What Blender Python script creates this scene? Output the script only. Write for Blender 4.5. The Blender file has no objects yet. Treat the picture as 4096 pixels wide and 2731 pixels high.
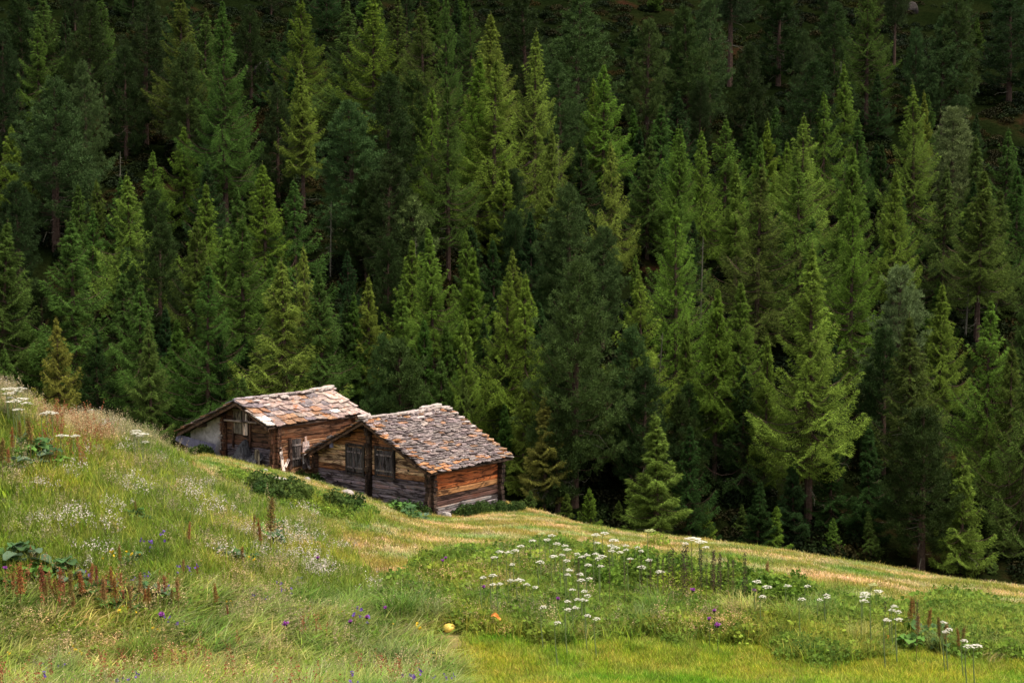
import bpy, math, random
import numpy as np
from mathutils import Vector, Matrix
random.seed(7); rng = np.random.default_rng(7)
SC = bpy.context.scene
COL = SC.collection
R = math.radians
# ------------------------------------------------------------------ camera
F = 1024*50/36.0; TH = R(4.2); CX, CY = 512.0, 341.0
cs, sn = math.cos(TH), math.sin(TH)
cam = bpy.data.cameras.new('camera'); cam.lens = 50; cam.sensor_width = 36; cam.clip_end = 2000; cam.clip_start = .1
co = bpy.data.objects.new('camera', cam); COL.objects.link(co)
co.rotation_euler = (R(90)-TH, 0, 0); SC.camera = co
def ray(px, py):
    u = (px-CX)/F; v = (CY-py)/F
    return np.array([u, cs+v*sn, -sn+v*cs])          # fwd + right*u + up*v
def W(px, py, y):                                     # measured point of the photo at ground distance y
    r = ray(px, py); return r*(y/r[1])
def proj(p):
    d = p[1]*cs-p[2]*sn
    return CX+F*p[0]/d, CY-F*(p[1]*sn+p[2]*cs)/d
# ------------------------------------------------------------------ helpers
def tag(o, label=None, cat=None, group=None, kind=None):
    if label: o['label'] = label
    if cat: o['category'] = cat
    if group: o['group'] = group
    if kind: o['kind'] = kind
    return o
def empty(name, loc, rz=0, sc=None):
    o = bpy.data.objects.new(name, None); COL.objects.link(o); o.location = loc; o.rotation_euler = (0,0,rz)
    o.empty_display_size = .2
    if sc: o.scale = sc
    return o
def link(name, me, parent=None, loc=None, rz=None, sc=None):
    o = bpy.data.objects.new(name, me); COL.objects.link(o)
    if parent: o.parent = parent
    if loc is not None: o.location = loc
    if rz is not None: o.rotation_euler = (0,0,rz)
    if sc is not None: o.scale = sc
    return o
class MB:
    """collects geometry, then builds ONE mesh"""
    def __init__(s): s.v=[]; s.f=[]; s.c=[]; s.n=0
    def add(s, verts, faces, col=(1,1,1)):
        k=s.n; s.v.extend([tuple(map(float,p)) for p in verts]); s.n+=len(verts)
        for f in faces: s.f.append(tuple(i+k for i in f)); s.c.append(col)
    def box(s, a, b, col=(1,1,1), M=None, j=0):
        P=[(x,y,z) for x in (a[0],b[0]) for y in (a[1],b[1]) for z in (a[2],b[2])]
        if j: P=[(x+random.uniform(-j,j),y+random.uniform(-j,j),z+random.uniform(-j,j)) for x,y,z in P]
        if M is not None: P=[M@Vector(p) for p in P]
        s.add(P,[(0,1,3,2),(4,6,7,5),(0,4,5,1),(2,3,7,6),(0,2,6,4),(1,5,7,3)],col)
    def tube(s, pts, rad, n=6, col=(1,1,1)):
        pts=[Vector(p) for p in pts]; V=[]; Fa=[]
        for i,p in enumerate(pts):
            t=(pts[min(i+1,len(pts)-1)]-pts[max(i-1,0)]).normalized()
            a=t.orthogonal().normalized() if abs(t.z)<.9 else Vector((1,0,0)); b=t.cross(a).normalized(); a=b.cross(t)
            for k in range(n):
                w=2*math.pi*k/n; V.append(p+(a*math.cos(w)+b*math.sin(w))*rad[i])
        for i in range(len(pts)-1):
            for k in range(n):
                Fa.append((i*n+k,i*n+(k+1)%n,(i+1)*n+(k+1)%n,(i+1)*n+k))
        Fa.append(tuple(range(n-1,-1,-1))); Fa.append(tuple((len(pts)-1)*n+k for k in range(n)))
        s.add(V,Fa,col)
    def mesh(s, name, mat, smooth=False):
        me=bpy.data.meshes.new(name); me.from_pydata(s.v,[],s.f)
        ca=me.color_attributes.new('tint','FLOAT_COLOR','CORNER')
        cnt=[len(f) for f in s.f]; arr=np.ones((sum(cnt),4),np.float32)
        arr[:,:3]=np.repeat(np.array(s.c,np.float32),cnt,axis=0); ca.data.foreach_set('color',arr.ravel())
        me.materials.append(mat)
        if smooth: me.polygons.foreach_set('use_smooth',[True]*len(s.f))
        me.update(); return me
    def build(s, name, mat, parent=None, smooth=False):
        return link(name, s.mesh(name,mat,smooth), parent)
def tri_mesh(name, V, mat, tint=None, nper=3):
    """V: (n,nper,3) separate small leaf faces"""
    n=len(V); me=bpy.data.meshes.new(name)
    me.vertices.add(n*nper); me.vertices.foreach_set('co', V.astype(np.float32).ravel())
    me.loops.add(n*nper); me.loops.foreach_set('vertex_index', np.arange(n*nper,dtype=np.int32))
    me.polygons.add(n); me.polygons.foreach_set('loop_start', np.arange(0,n*nper,nper,dtype=np.int32))
    try: me.polygons.foreach_set('loop_total', np.full(n,nper,dtype=np.int32))
    except Exception: pass
    me.update(calc_edges=True)
    if tint is not None:
        ca=me.color_attributes.new('tint','FLOAT_COLOR','CORNER')
        arr=np.ones((n*nper,4),np.float32); arr[:,:3]=np.repeat(tint,nper,axis=0); ca.data.foreach_set('color',arr.ravel())
    me.materials.append(mat); return me
def grid_mesh(name, P, mat):
    a,b=P.shape[:2]; me=bpy.data.meshes.new(name)
    idx=np.arange(a*b).reshape(a,b); q=np.stack([idx[:-1,:-1],idx[1:,:-1],idx[1:,1:],idx[:-1,1:]],-1).reshape(-1,4)
    me.from_pydata(P.reshape(-1,3).tolist(),[],q.tolist()); me.materials.append(mat)
    me.polygons.foreach_set('use_smooth',[True]*len(q)); me.update(); return me
def nz(v): return v/np.maximum(np.linalg.norm(v,axis=-1,keepdims=True),1e-9)
_ph=np.random.default_rng(3).uniform(0,6.28,(12,2)); _an=np.random.default_rng(4).uniform(0,6.28,12)
def wob(x,y,L,seed=0):
    s=0
    for k in range(6):
        a=_an[(k+seed*5)%12]; l=L*(.6+.25*k)
        s=s+np.sin((x*np.cos(a)+y*np.sin(a))*6.283/l+_ph[(k+seed)%12,0])
    return s/3.2
# ------------------------------------------------------------------ materials
def newmat(name):
    m=bpy.data.materials.new(name); m.use_nodes=True; nt=m.node_tree; b=nt.nodes['Principled BSDF']
    return m,nt,b
def N(nt,t,**k):
    n=nt.nodes.new(t)
    for a,v in k.items():
        if a in n.inputs: n.inputs[a].default_value=v
        else: setattr(n,a,v)
    return n
def ramp(nt, fac, stops):
    r=nt.nodes.new('ShaderNodeValToRGB'); e=r.color_ramp.elements
    while len(e)<len(stops): e.new(.5)
    for i,(p,c) in enumerate(stops):
        e[i].position=p; e[i].color=(*c,1) if len(c)==3 else c
    nt.links.new(fac,r.inputs[0]); return r.outputs[0]
def mix(nt,fac,a,b,mode='MIX'):
    m=nt.nodes.new('ShaderNodeMix'); m.data_type='RGBA'; m.blend_type=mode
    for s,v in ((m.inputs[0],fac),(m.inputs[6],a),(m.inputs[7],b)):
        if hasattr(v,'links'): nt.links.new(v,s)
        elif isinstance(v,(int,float)): s.default_value=v
        else: s.default_value=(*v,1)
    return m.outputs[2]
def noise(nt,co,scale,detail=4,rough=.6,dist=0,mp=None):
    if mp is not None:
        m=N(nt,'ShaderNodeMapping'); m.inputs['Scale'].default_value=mp; nt.links.new(co,m.inputs[0]); co=m.outputs[0]
    n=N(nt,'ShaderNodeTexNoise',Scale=scale,Detail=detail,Roughness=rough,Distortion=dist); nt.links.new(co,n.inputs['Vector'])
    return n.outputs[0]
def bump(nt,b,h,s=.3,d=.02):
    n=N(nt,'ShaderNodeBump',Strength=s,Distance=d); nt.links.new(h,n.inputs['Height']); nt.links.new(n.outputs[0],b.inputs['Normal'])
def setup(b,rough=.8,spec=.2):
    b.inputs['Roughness'].default_value=rough; b.inputs['Specular IOR Level'].default_value=spec
def leafmat(name, rough=.6, trans=.25, obcol=True, spec=.04, world=None):
    """leaf colour = object colour x per-leaf tint (x slow world variation)"""
    m,nt,b=newmat(name); setup(b,rough,spec)
    at=N(nt,'ShaderNodeAttribute'); at.attribute_name='tint'
    oi=N(nt,'ShaderNodeObjectInfo')
    c=at.outputs['Color']
    if obcol: c=mix(nt,1.0,c,oi.outputs['Color'],'MULTIPLY')
    if world:
        g=N(nt,'ShaderNodeNewGeometry'); n=noise(nt,g.outputs['Position'],world[0],3)
        c=mix(nt,1.0,c,ramp(nt,n,world[1]),'MULTIPLY')
        n2=noise(nt,g.outputs['Position'],world[0]*5,3)
        c=mix(nt,1.0,c,ramp(nt,n2,[(.3,(.75,.75,.8)),(.7,(1.25,1.2,1.1))]),'MULTIPLY')
        r=ramp(nt,oi.outputs['Random'],[(0,(.7,.72,.7)),(.5,(1,1,1)),(1,(1.4,1.25,1.15))])
        c=mix(nt,1.0,c,r,'MULTIPLY')
    nt.links.new(c,b.inputs['Base Color'])
    tr=N(nt,'ShaderNodeBsdfTranslucent'); nt.links.new(c,tr.inputs[0])
    ms=N(nt,'ShaderNodeMixShader'); ms.inputs[0].default_value=trans
    nt.links.new(b.outputs[0],ms.inputs[1]); nt.links.new(tr.outputs[0],ms.inputs[2])
    nt.links.new(ms.outputs[0],nt.nodes['Material Output'].inputs[0]); return m
def woodmat(name, axis, base=1.0, stain=.5):
    m,nt,b=newmat(name); setup(b,.85,.15)
    tc=N(nt,'ShaderNodeTexCoord').outputs['Object']; at=N(nt,'ShaderNodeAttribute'); at.attribute_name='tint'
    st={'x':(1.2,22,26),'y':(22,1.2,26),'z':(26,26,1.2)}[axis]
    g=noise(nt,tc,1.0,6,.7,.6,st)
    big={'x':(.9,3,5),'y':(3,.9,5),'z':(4,4,.9)}[axis]
    s=noise(nt,tc,1.0,5,.65,1.2,big)
    fi={'x':(5,30,30),'y':(30,5,30),'z':(30,30,5)}[axis]
    kn=noise(nt,tc,1.0,3,.6,1.5,fi)
    c=mix(nt,1.0,at.outputs['Color'],ramp(nt,g,[(.3,(.16,.13,.12)),(.42,(.6,.55,.52)),(.55,(1.0,.97,.95)),(.72,(1.7,1.62,1.5))]),'MULTIPLY')
    c=mix(nt,ramp(nt,s,[(.50,(.0,.0,.0)),(.56,(.92,.92,.92))]),c,mix(nt,1.0,c,(.14,.11,.11),'MULTIPLY'))
    c=mix(nt,ramp(nt,s,[(.3,(1,1,1)),(.46,(0,0,0))]),c,mix(nt,1.0,c,(1.22,.84,.62),'MULTIPLY'))
    c=mix(nt,ramp(nt,kn,[(.58,(0,0,0)),(.64,(.85,.85,.85))]),c,(.035,.022,.016))
    nt.links.new(c,b.inputs['Base Color']); bump(nt,b,g,.6,.02); return m
def stonemat(name, lichen, white, scale=3.0):
    m,nt,b=newmat(name); setup(b,.8,.25)
    tc=N(nt,'ShaderNodeTexCoord').outputs['Object']; at=N(nt,'ShaderNodeAttribute'); at.attribute_name='tint'
    n1=noise(nt,tc,scale*3,5,.7,.5); n2=noise(nt,tc,scale*1.1,5,.65,1.0); n3=noise(nt,tc,scale*5,4,.75,.4)
    c=mix(nt,1.0,at.outputs['Color'],ramp(nt,n1,[(.35,(.35,.34,.36)),(.65,(1.45,1.42,1.4))]),'MULTIPLY')
    c=mix(nt,ramp(nt,n2,[(1-lichen-.06,(0,0,0)),(1-lichen+.04,(1,1,1))]),c,(.27,.10,.035))
    c=mix(nt,ramp(nt,n3,[(1-white-.05,(0,0,0)),(1-white+.03,(1,1,1))]),c,(.52,.45,.42))
    nt.links.new(c,b.inputs['Base Color']); bump(nt,b,n1,.5,.02); return m
def plainmat(name,col,rough=.8,scale=8,var=.4,spec=.2,bs=.3):
    m,nt,b=newmat(name); setup(b,rough,spec); tc=N(nt,'ShaderNodeTexCoord').outputs['Object']
    n=noise(nt,tc,scale,5,.65,.4)
    lo=tuple(c*(1-var) for c in col); hi=tuple(min(1,c*(1+var)) for c in col)
    nt.links.new(ramp(nt,n,[(.3,lo),(.7,hi)]),b.inputs['Base Color']); bump(nt,b,n,bs,.02); return m
M={}
M['needle']=leafmat('larch_needles',.7,.3)
M['pine']=leafmat('pine_needles',.6,.1,spec=.06)
M['bark']=plainmat('bark',(.055,.036,.028),.95,6,.6,0)
M['twig']=plainmat('lichen_twigs',(.10,.092,.07),.95,6,.5,0)
M['leaf']=leafmat('broad_leaf',.5,.25,obcol=False)
M['grass']=leafmat('grass_blades',.6,.35,obcol=False,world=(.35,[(.35,(.72,.85,.8)),(.5,(1,1,1)),(.66,(1.35,1.12,1.0))]))
M['hay']=leafmat('cut_grass',.7,.25,obcol=False,world=(.38,[(.36,(.5,.85,.5)),(.48,(1,1,1)),(.56,(1.15,1.0,.95)),(.64,(1.35,1.05,1.1))]))
M['flower']=leafmat('petals',.7,.3,obcol=False)
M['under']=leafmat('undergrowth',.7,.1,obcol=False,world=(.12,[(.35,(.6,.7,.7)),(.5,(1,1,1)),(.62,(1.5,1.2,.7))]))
M['wood_x']=woodmat('log_wood_long','x'); M['wood_y']=woodmat('log_wood_gable','y'); M['wood_z']=woodmat('board_wood','z')
M['roof_b']=stonemat('stone_slabs_old',.27,.37,2.4); M['roof_a']=stonemat('stone_slabs_pale',.36,.35,1.7)
M['rock']=stonemat('grey_rock',.2,.2,2.0); M['mrock']=plainmat('forest_rock',(.035,.03,.028),.9,5,.5,0)
M['dark']=plainmat('hollow_shade',(.012,.01,.01),1,5,.2,.0)  # near-black colour stands in for the shade inside holes and openings
M['plaster']=plainmat('lime_plaster',(.34,.31,.30),.9,3.0,.55,.1,.6)
M['tarp']=plainmat('black_tarpaulin',(.02,.018,.021),.5,5,.25,.4)
M['sheet']=plainmat('weathered_metal_sheet',(.10,.09,.135),.6,4,.3,.4)
M['deadleaf']=plainmat('orange_leaf',(.55,.2,.04),.6,20,.4)
M['yellow']=plainmat('yellow_skin',(.7,.48,.10),.5,14,.3)
# ------------------------------------------------------------------ terrain: one profile per bearing
Tt={-150:[(11,700),(16,572),(20,464),(22,430),(30,'-4'),(45,'-9'),(60,'-15'),(80,'-19')],
0:[(12.5,682),(16,572),(18.5,506),(21,454),(22.5,434),(25,'-3.1'),(40,'-8.5'),(60,'-15'),(80,'-19')],
100:[(13,682),(17,570),(21,504),(25,470),(27,459),(32,'-4.6'),(45,'-9'),(60,'-14'),(80,'-19')],
180:[(13,682),(17,580),(22,512),(28,478),(34,465),(40,457),(50,449),(60,445),(66,'-11.5'),(80,'-19')],
212:[(13,682),(17.5,585),(23,520),(30,487),(38,473),(50,465),(60,461),(66,'-12'),(80,'-19')],
240:[(13.5,682),(18,590),(24,532),(32,493),(40,475),(50,466),(59,462),(65,'-12'),(80,'-19')],
276:[(13.5,682),(18.5,600),(25,540),(35,497),(45,480),(57,470),(64,'-12'),(80,'-19')],
350:[(14,682),(18.5,615),(25,560),(35,517),(45,504),(52,497),(57,491),(64,'-12'),(80,'-19')],
431:[(14,682),(18.5,620),(25,568),(35,540),(45,529),(54,520),(60,'-11.6'),(66,'-13.5'),(80,'-19')],
505:[(14,682),(18.5,622),(25,572),(35,540),(45,526),(57,511),(62,491),(67,'-13.3'),(80,'-20')],
560:[(14,682),(18.5,625),(25,575),(35,547),(45,531),(54,517),(58,513),(64,'-14'),(80,'-20')],
630:[(14,682),(18.5,628),(25,582),(35,553),(45,538),(52,533),(59,'-14'),(70,'-18.5'),(80,'-21')],
750:[(14,682),(18.5,632),(25,587),(35,559),(45,547),(50,545),(57,'-14'),(68,'-19'),(80,'-21')],
850:[(14.5,682),(19,640),(24,607),(32,581),(40,568),(47,562),(54,'-14'),(65,'-19.5'),(80,'-22')],
940:[(14.5,682),(18,650),(22,627),(30,599),(38,584),(44,578),(51,'-14'),(62,'-19.5'),(80,'-22')],
1024:[(14.5,682),(17,660),(21,637),(28,609),(36,594),(42,588),(49,'-14'),(60,'-19.5'),(80,'-23')],
1200:[(14.5,690),(20,650),(28,622),(36,608),(40,603),(47,'-14'),(60,'-20'),(80,'-24')]}
_D=np.arange(0,84,.5); _PX=np.arange(-1400,2600,20.0)
_cols=sorted(Tt); _tab=[]
for c in _cols:
    ds=[0,4,8,12,16]; zs=[-1.6,-1.9,-3.4,-4.75,-5.75]
    for d,v in Tt[c]:
        d=57-(57-d)*.81 if d<57 else d          # hillside distances
        ds.append(d); zs.append(float(v) if isinstance(v,str) else W(c,v,d)[2])
    zz=np.interp(_D,ds,zs); k=np.array([1,2,3,2,1.])/9; zp=np.pad(zz,2,mode='edge'); _tab.append(np.convolve(zp,k,'valid'))
_tab=np.array(_tab); _Z=np.array([[0.0]*len(_D)]*len(_PX))
for j in range(len(_D)): _Z[:,j]=np.interp(_PX,_cols,_tab[:,j])
k=np.array([1,2,3,2,1.])/9; _Z=np.apply_along_axis(lambda v:np.convolve(np.pad(v,2,mode='edge'),k,'valid'),0,_Z)
def meadow(x,y):
    x=np.asarray(x,float); y=np.asarray(y,float)
    z0=-.2*y
    for it in range(2):
        px=CX+F*x/np.maximum(y*cs-z0*sn,.5)
        a=np.clip((px-_PX[0])/20,0,len(_PX)-1.001); b=np.clip(y/.5,0,len(_D)-1.001)
        i=a.astype(int); j=b.astype(int); fa=a-i; fb=b-j
        z=(_Z[i,j]*(1-fa)*(1-fb)+_Z[i+1,j]*fa*(1-fb)+_Z[i,j+1]*(1-fa)*fb+_Z[i+1,j+1]*fa*fb)
        z0=z
    amp=np.clip(y/60,.15,.6)
    return z+.05*wob(x,y,2.2)*amp+.09*wob(x,y,7,1)*amp
def slope(x,y):
    return -18.5+.43*(y-78)-.03*x+1.0*wob(x,y,45,2)+.35*wob(x,y,11,1)
def gz(x,y): return float(np.maximum(meadow(x,y) if y<80 else -99, slope(x,y)))
# ------------------------------------------------------------------ ground
m,nt,b=newmat('meadow_turf'); setup(b,.95,.1); g=N(nt,'ShaderNodeNewGeometry').outputs['Position']
n1=noise(nt,g,.35,5); n2=noise(nt,g,6,5,.75); n3=noise(nt,g,1.4,5,.7)
c=ramp(nt,n1,[(.35,(.07,.10,.018)),(.5,(.12,.13,.03)),(.65,(.20,.16,.06))])
c=mix(nt,1,c,ramp(nt,n2,[(.3,(.45,.5,.5)),(.7,(1.5,1.4,1.4))]),'MULTIPLY')
c=mix(nt,ramp(nt,n3,[(.56,(0,0,0)),(.68,(.7,.7,.7))]),c,(.20,.15,.075))
nt.links.new(c,b.inputs['Base Color']); bump(nt,b,n2,.8,.06); M['turf']=m
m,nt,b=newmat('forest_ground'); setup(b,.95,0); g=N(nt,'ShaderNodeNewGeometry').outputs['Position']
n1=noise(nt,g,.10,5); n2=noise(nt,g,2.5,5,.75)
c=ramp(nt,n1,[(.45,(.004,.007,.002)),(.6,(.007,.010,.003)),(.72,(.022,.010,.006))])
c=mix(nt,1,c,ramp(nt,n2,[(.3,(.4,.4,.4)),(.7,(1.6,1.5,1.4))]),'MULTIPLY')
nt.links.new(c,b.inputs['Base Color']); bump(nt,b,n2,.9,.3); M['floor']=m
pxs=np.arange(-900,1960,11.0); ds=np.concatenate([np.arange(1.5,30,.3),np.arange(30,79.5,.5)])
A,Bd=np.meshgrid(pxs,ds,indexing='ij'); X=(A-CX)/F*Bd*1.012; P=np.stack([X,Bd,meadow(X,Bd)],-1)
tag(link('meadow',grid_mesh('meadow',P,M['turf'])),kind='structure')
xs=np.arange(-150,151,1.5); ys=np.arange(56,270,1.5); A,Bd=np.meshgrid(xs,ys,indexing='ij')
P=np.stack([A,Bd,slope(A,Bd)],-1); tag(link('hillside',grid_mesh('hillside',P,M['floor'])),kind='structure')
# ------------------------------------------------------------------ conifers
def spray(c,d,L,w,up=None):
    """thin leaf triangles: centre c, direction d, length L, width w"""
    n=len(c); r=rng.normal(size=(n,3)); s=nz(np.cross(d,r))*w[:,None]
    return np.stack([c-s,c+s,c+d*L[:,None]],1)
def larch(H,Rr,start,nb,K,seed,droop=.25,thin=1.0):
    global rng; rng=np.random.default_rng(seed); T=[]; tint=[]
    tb=MB(); lean=rng.normal(size=2)*.012*H; zt=[-.6]+[H*k/8 for k in range(9)]; r0=.0105*H+.05
    axis=lambda z:(lean[0]*(z/H)**2,lean[1]*(z/H)**2)
    tb.tube([(*axis(max(z,0)),z) for z in zt],[r0*1.35]+[r0*(1-k/8)**.8+.012 for k in range(9)],7)
    nb=int(nb); gap=rng.uniform(0,6.28); gz_=rng.uniform(.2,.7)
    for i in range(nb):
        if rng.random()<.08: continue
        t=(i+rng.random())/nb; t=t**.9; h=H*(start+(1-start)*t)*.975
        l=Rr*1.05*min(1,((1-t)/.78)**1.15)*(.65+.35*min(1,t/.12))*rng.uniform(.5,1.2)+.02
        az=i*2.4+rng.normal()*.5; pitch0=.12+.85*t**2+rng.normal()*.10-droop*(1-t)*.9
        u=np.array([math.cos(az),math.sin(az),0.]); lat=np.array([-u[1],u[0],0.])
        l*=.55 if (abs(t-gz_)<.09 and math.cos(az-gap)>.2) else 1
        a=axis(h); base=np.array([a[0],a[1],h])
        def pt(s): return base+u*(l*s)[...,None]+np.array([0,0,1.])*(l*(math.tan(pitch0)*s-droop*1.1*s*(1-s)*1.6+.22*s**3))[...,None]
        ss=np.linspace(0,1,5); pp=pt(ss); tb.tube(pp,[.012+.0035*l*(1-s)*3 for s in ss],3)
        k=int(K*(.25+l/Rr)*thin); s=rng.random(k)**.7*.93+.07
        width=(.30*l*(1-s)**.7+.14)*(.8 if l>.5 else .5)
        q=rng.integers(0,max(3,int(l*7)),k); # side twigs
        tw=(q+.5)/max(3,int(l*7)); s=np.clip(tw+rng.normal(size=k)*.012,.05,1.0)
        width=(.36*l*(1-s)**.6+.13*min(1,l/.7)+.02)*np.where(s<.15,.4,1); sg=np.where(rng.random(k)<.5,-1.,1.)
        v=rng.random(k)**.75; off=v*width; hang=-off*(.25+.9*droop)-.05*rng.random(k)
        c=pt(s)+lat*(sg*off)[:,None]+u*(off*.55)[:,None]+np.array([0,0,1.])*hang[:,None]+rng.normal(size=(k,3))*.03
        d=nz(u*.7+lat*(sg*.8)[:,None]+np.array([0,0,-.30*1-.5*droop])+rng.normal(size=(k,3))*.45)
        d[:,2]+=np.where(s>.85,.5,0); d=nz(d)
        L=rng.uniform(.08,.21,k); T.append(spray(c,d,L,rng.uniform(.009,.017,k)))
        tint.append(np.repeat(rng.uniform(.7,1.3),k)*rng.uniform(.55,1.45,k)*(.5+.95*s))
    # leader shoots
    k=50; c=np.array([lean[0],lean[1],H])+np.c_[np.zeros(k),np.zeros(k),-rng.random(k)*.07*H]; d=nz(rng.normal(size=(k,3))*.5+[0,0,.5])
    T.append(spray(c,d,rng.uniform(.08,.2,k),np.full(k,.015))); tint.append(np.full(k,1.1))
    # dead twigs under the crown
    db=MB(); nd=int(6+14*start*2)
    for i in range(nd):
        h=H*rng.uniform(.08,start+.12); az=rng.random()*6.28; l=Rr*rng.uniform(.3,.8); a=axis(h); dr=rng.uniform(-.5,.15)
        pts=[(a[0]+math.cos(az)*l*s,a[1]+math.sin(az)*l*s,h+dr*l*s*(1-s*.4)+.15*rng.normal()*s*(l>.5)*.5) for s in (0,.35,.7,1)]
        db.tube(pts,[.022,.016,.011,.006],3)
        for q in range(3):
            s0=rng.uniform(.4,.9); p=Vector(pts[int(rng.integers(1,4))]); db.tube([p,p+Vector((rng.normal()*.2,rng.normal()*.2,-rng.uniform(.1,.4)))],[.009,.004],3)
    V=np.concatenate(T); tt=np.concatenate(tint)
    hue=rng.uniform(-.06,.06,len(tt)); tint=np.stack([tt*(1+hue),tt,tt*(1-hue)],-1)
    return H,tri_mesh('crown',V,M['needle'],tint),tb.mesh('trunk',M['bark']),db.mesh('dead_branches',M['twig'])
def pine(H,Rr,start,nb,seed,round_=.6):
    global rng; rng=np.random.default_rng(seed); T=[]; tint=[]; tb=MB(); r0=.016*H+.08
    lean=rng.normal(size=2)*.02*H; axis=lambda z:(lean[0]*(z/H)**2,lean[1]*(z/H)**2)
    tb.tube([(*axis(max(z,0)),z) for z in [-.6]+[H*k/8 for k in range(9)]],[r0*1.4]+[r0*(1-k/8)**.8+.02 for k in range(9)],7)
    for i in range(nb):
        t=(i+rng.random())/nb; h=H*(start+(1-start)*t)*.97
        prof=min(1,(1-t)**round_*1.12)*(.6+.4*min(1,t/.2)); l=Rr*prof*rng.uniform(.55,1.2)+.2
        az=i*2.4+rng.normal()*.7; u=np.array([math.cos(az),math.sin(az),0.]); lat=np.array([-u[1],u[0],0.])
        a=axis(h); base=np.array([a[0],a[1],h]); p0=.15+.7*t+rng.normal()*.18
        pt=lambda s: base+u*(l*s)[...,None]+np.array([0,0,1.])*(l*(p0*s-.45*s*(1-s)*1.2+.18*s**2))[...,None]
        tb.tube(pt(np.linspace(0,1,4)),[.035,.028,.02,.01],3)
        nt_=int(4+l*6.5); s=rng.uniform(.4,1.05,nt_); off=rng.normal(size=nt_)*(.15*l+.1)
        cen=pt(s)+lat*off[:,None]+u*(rng.normal(size=nt_)*.1)[:,None]+np.c_[np.zeros(nt_),np.zeros(nt_),rng.uniform(-.12,.22,nt_)]
        k=58; c=np.repeat(cen,k,0); out=nz(np.repeat(u[None]*.45,nt_*k,0)+[0,0,.75]+rng.normal(size=(nt_*k,3))*.62)
        tall=rng.uniform(0,.22,nt_*k)[:,None]; c=c+out*tall+rng.normal(size=c.shape)*[.06,.06,.03]
        T.append(spray(c,out,rng.uniform(.11,.2,nt_*k),rng.uniform(.011,.022,nt_*k)))
        bt=np.repeat(rng.uniform(.65,1.35,nt_),k)*rng.uniform(.6,1.4,nt_*k); tint.append(bt)
    db=MB()
    for i in range(9):
        h=H*rng.uniform(.1,start+.25); az=rng.random()*6.28; l=Rr*rng.uniform(.3,.9); a=axis(h)
        db.tube([(a[0]+math.cos(az)*l*s,a[1]+math.sin(az)*l*s,h-.25*l*s+.2*rng.normal()*s) for s in (0,.4,.7,1)],[.035,.025,.016,.008],4)
    V=np.concatenate(T); tt=np.concatenate(tint); tint=np.stack([tt,tt,tt],-1)
    return H,tri_mesh('crown',V,M['pine'],tint),tb.mesh('trunk',M['bark']),db.mesh('dead_branches',M['twig'])
LV=[]; PV=[]
s0=100
for H,Rr in ((5.5,1.35),(5.5,1.15),(9,2.1),(9,1.75),(9,2.4),(13,2.6),(13,3.1),(13,2.3),(17,3.4),(17,2.9),(9,1.45),(13,2.0),(7,1.9),(11,2.9)):
    s0+=1; st=[.05,.06,.08,.12,.06,.14,.08,.26,.10,.2,.15,.3,.05,.1][s0-101]
    LV.append(larch(H,Rr,st,38+H*6.3,700,s0,[.22,.15,.28,.2,.4,.3,.22,.25,.35,.25,.12,.45,.3,.5][s0-101]))
for H,Rr,st,ro in ((6,1.7,.08,.7),(10,2.4,.1,.85),(10,2.8,.08,.75),(10,2.1,.14,.65),(14,3.2,.15,.8),(14,2.8,.12,.7),(14,2.8,.42,.6)):
    s0+=1; PV.append(pine(H,Rr,st,int(30+H*5.5),s0,ro))
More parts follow.
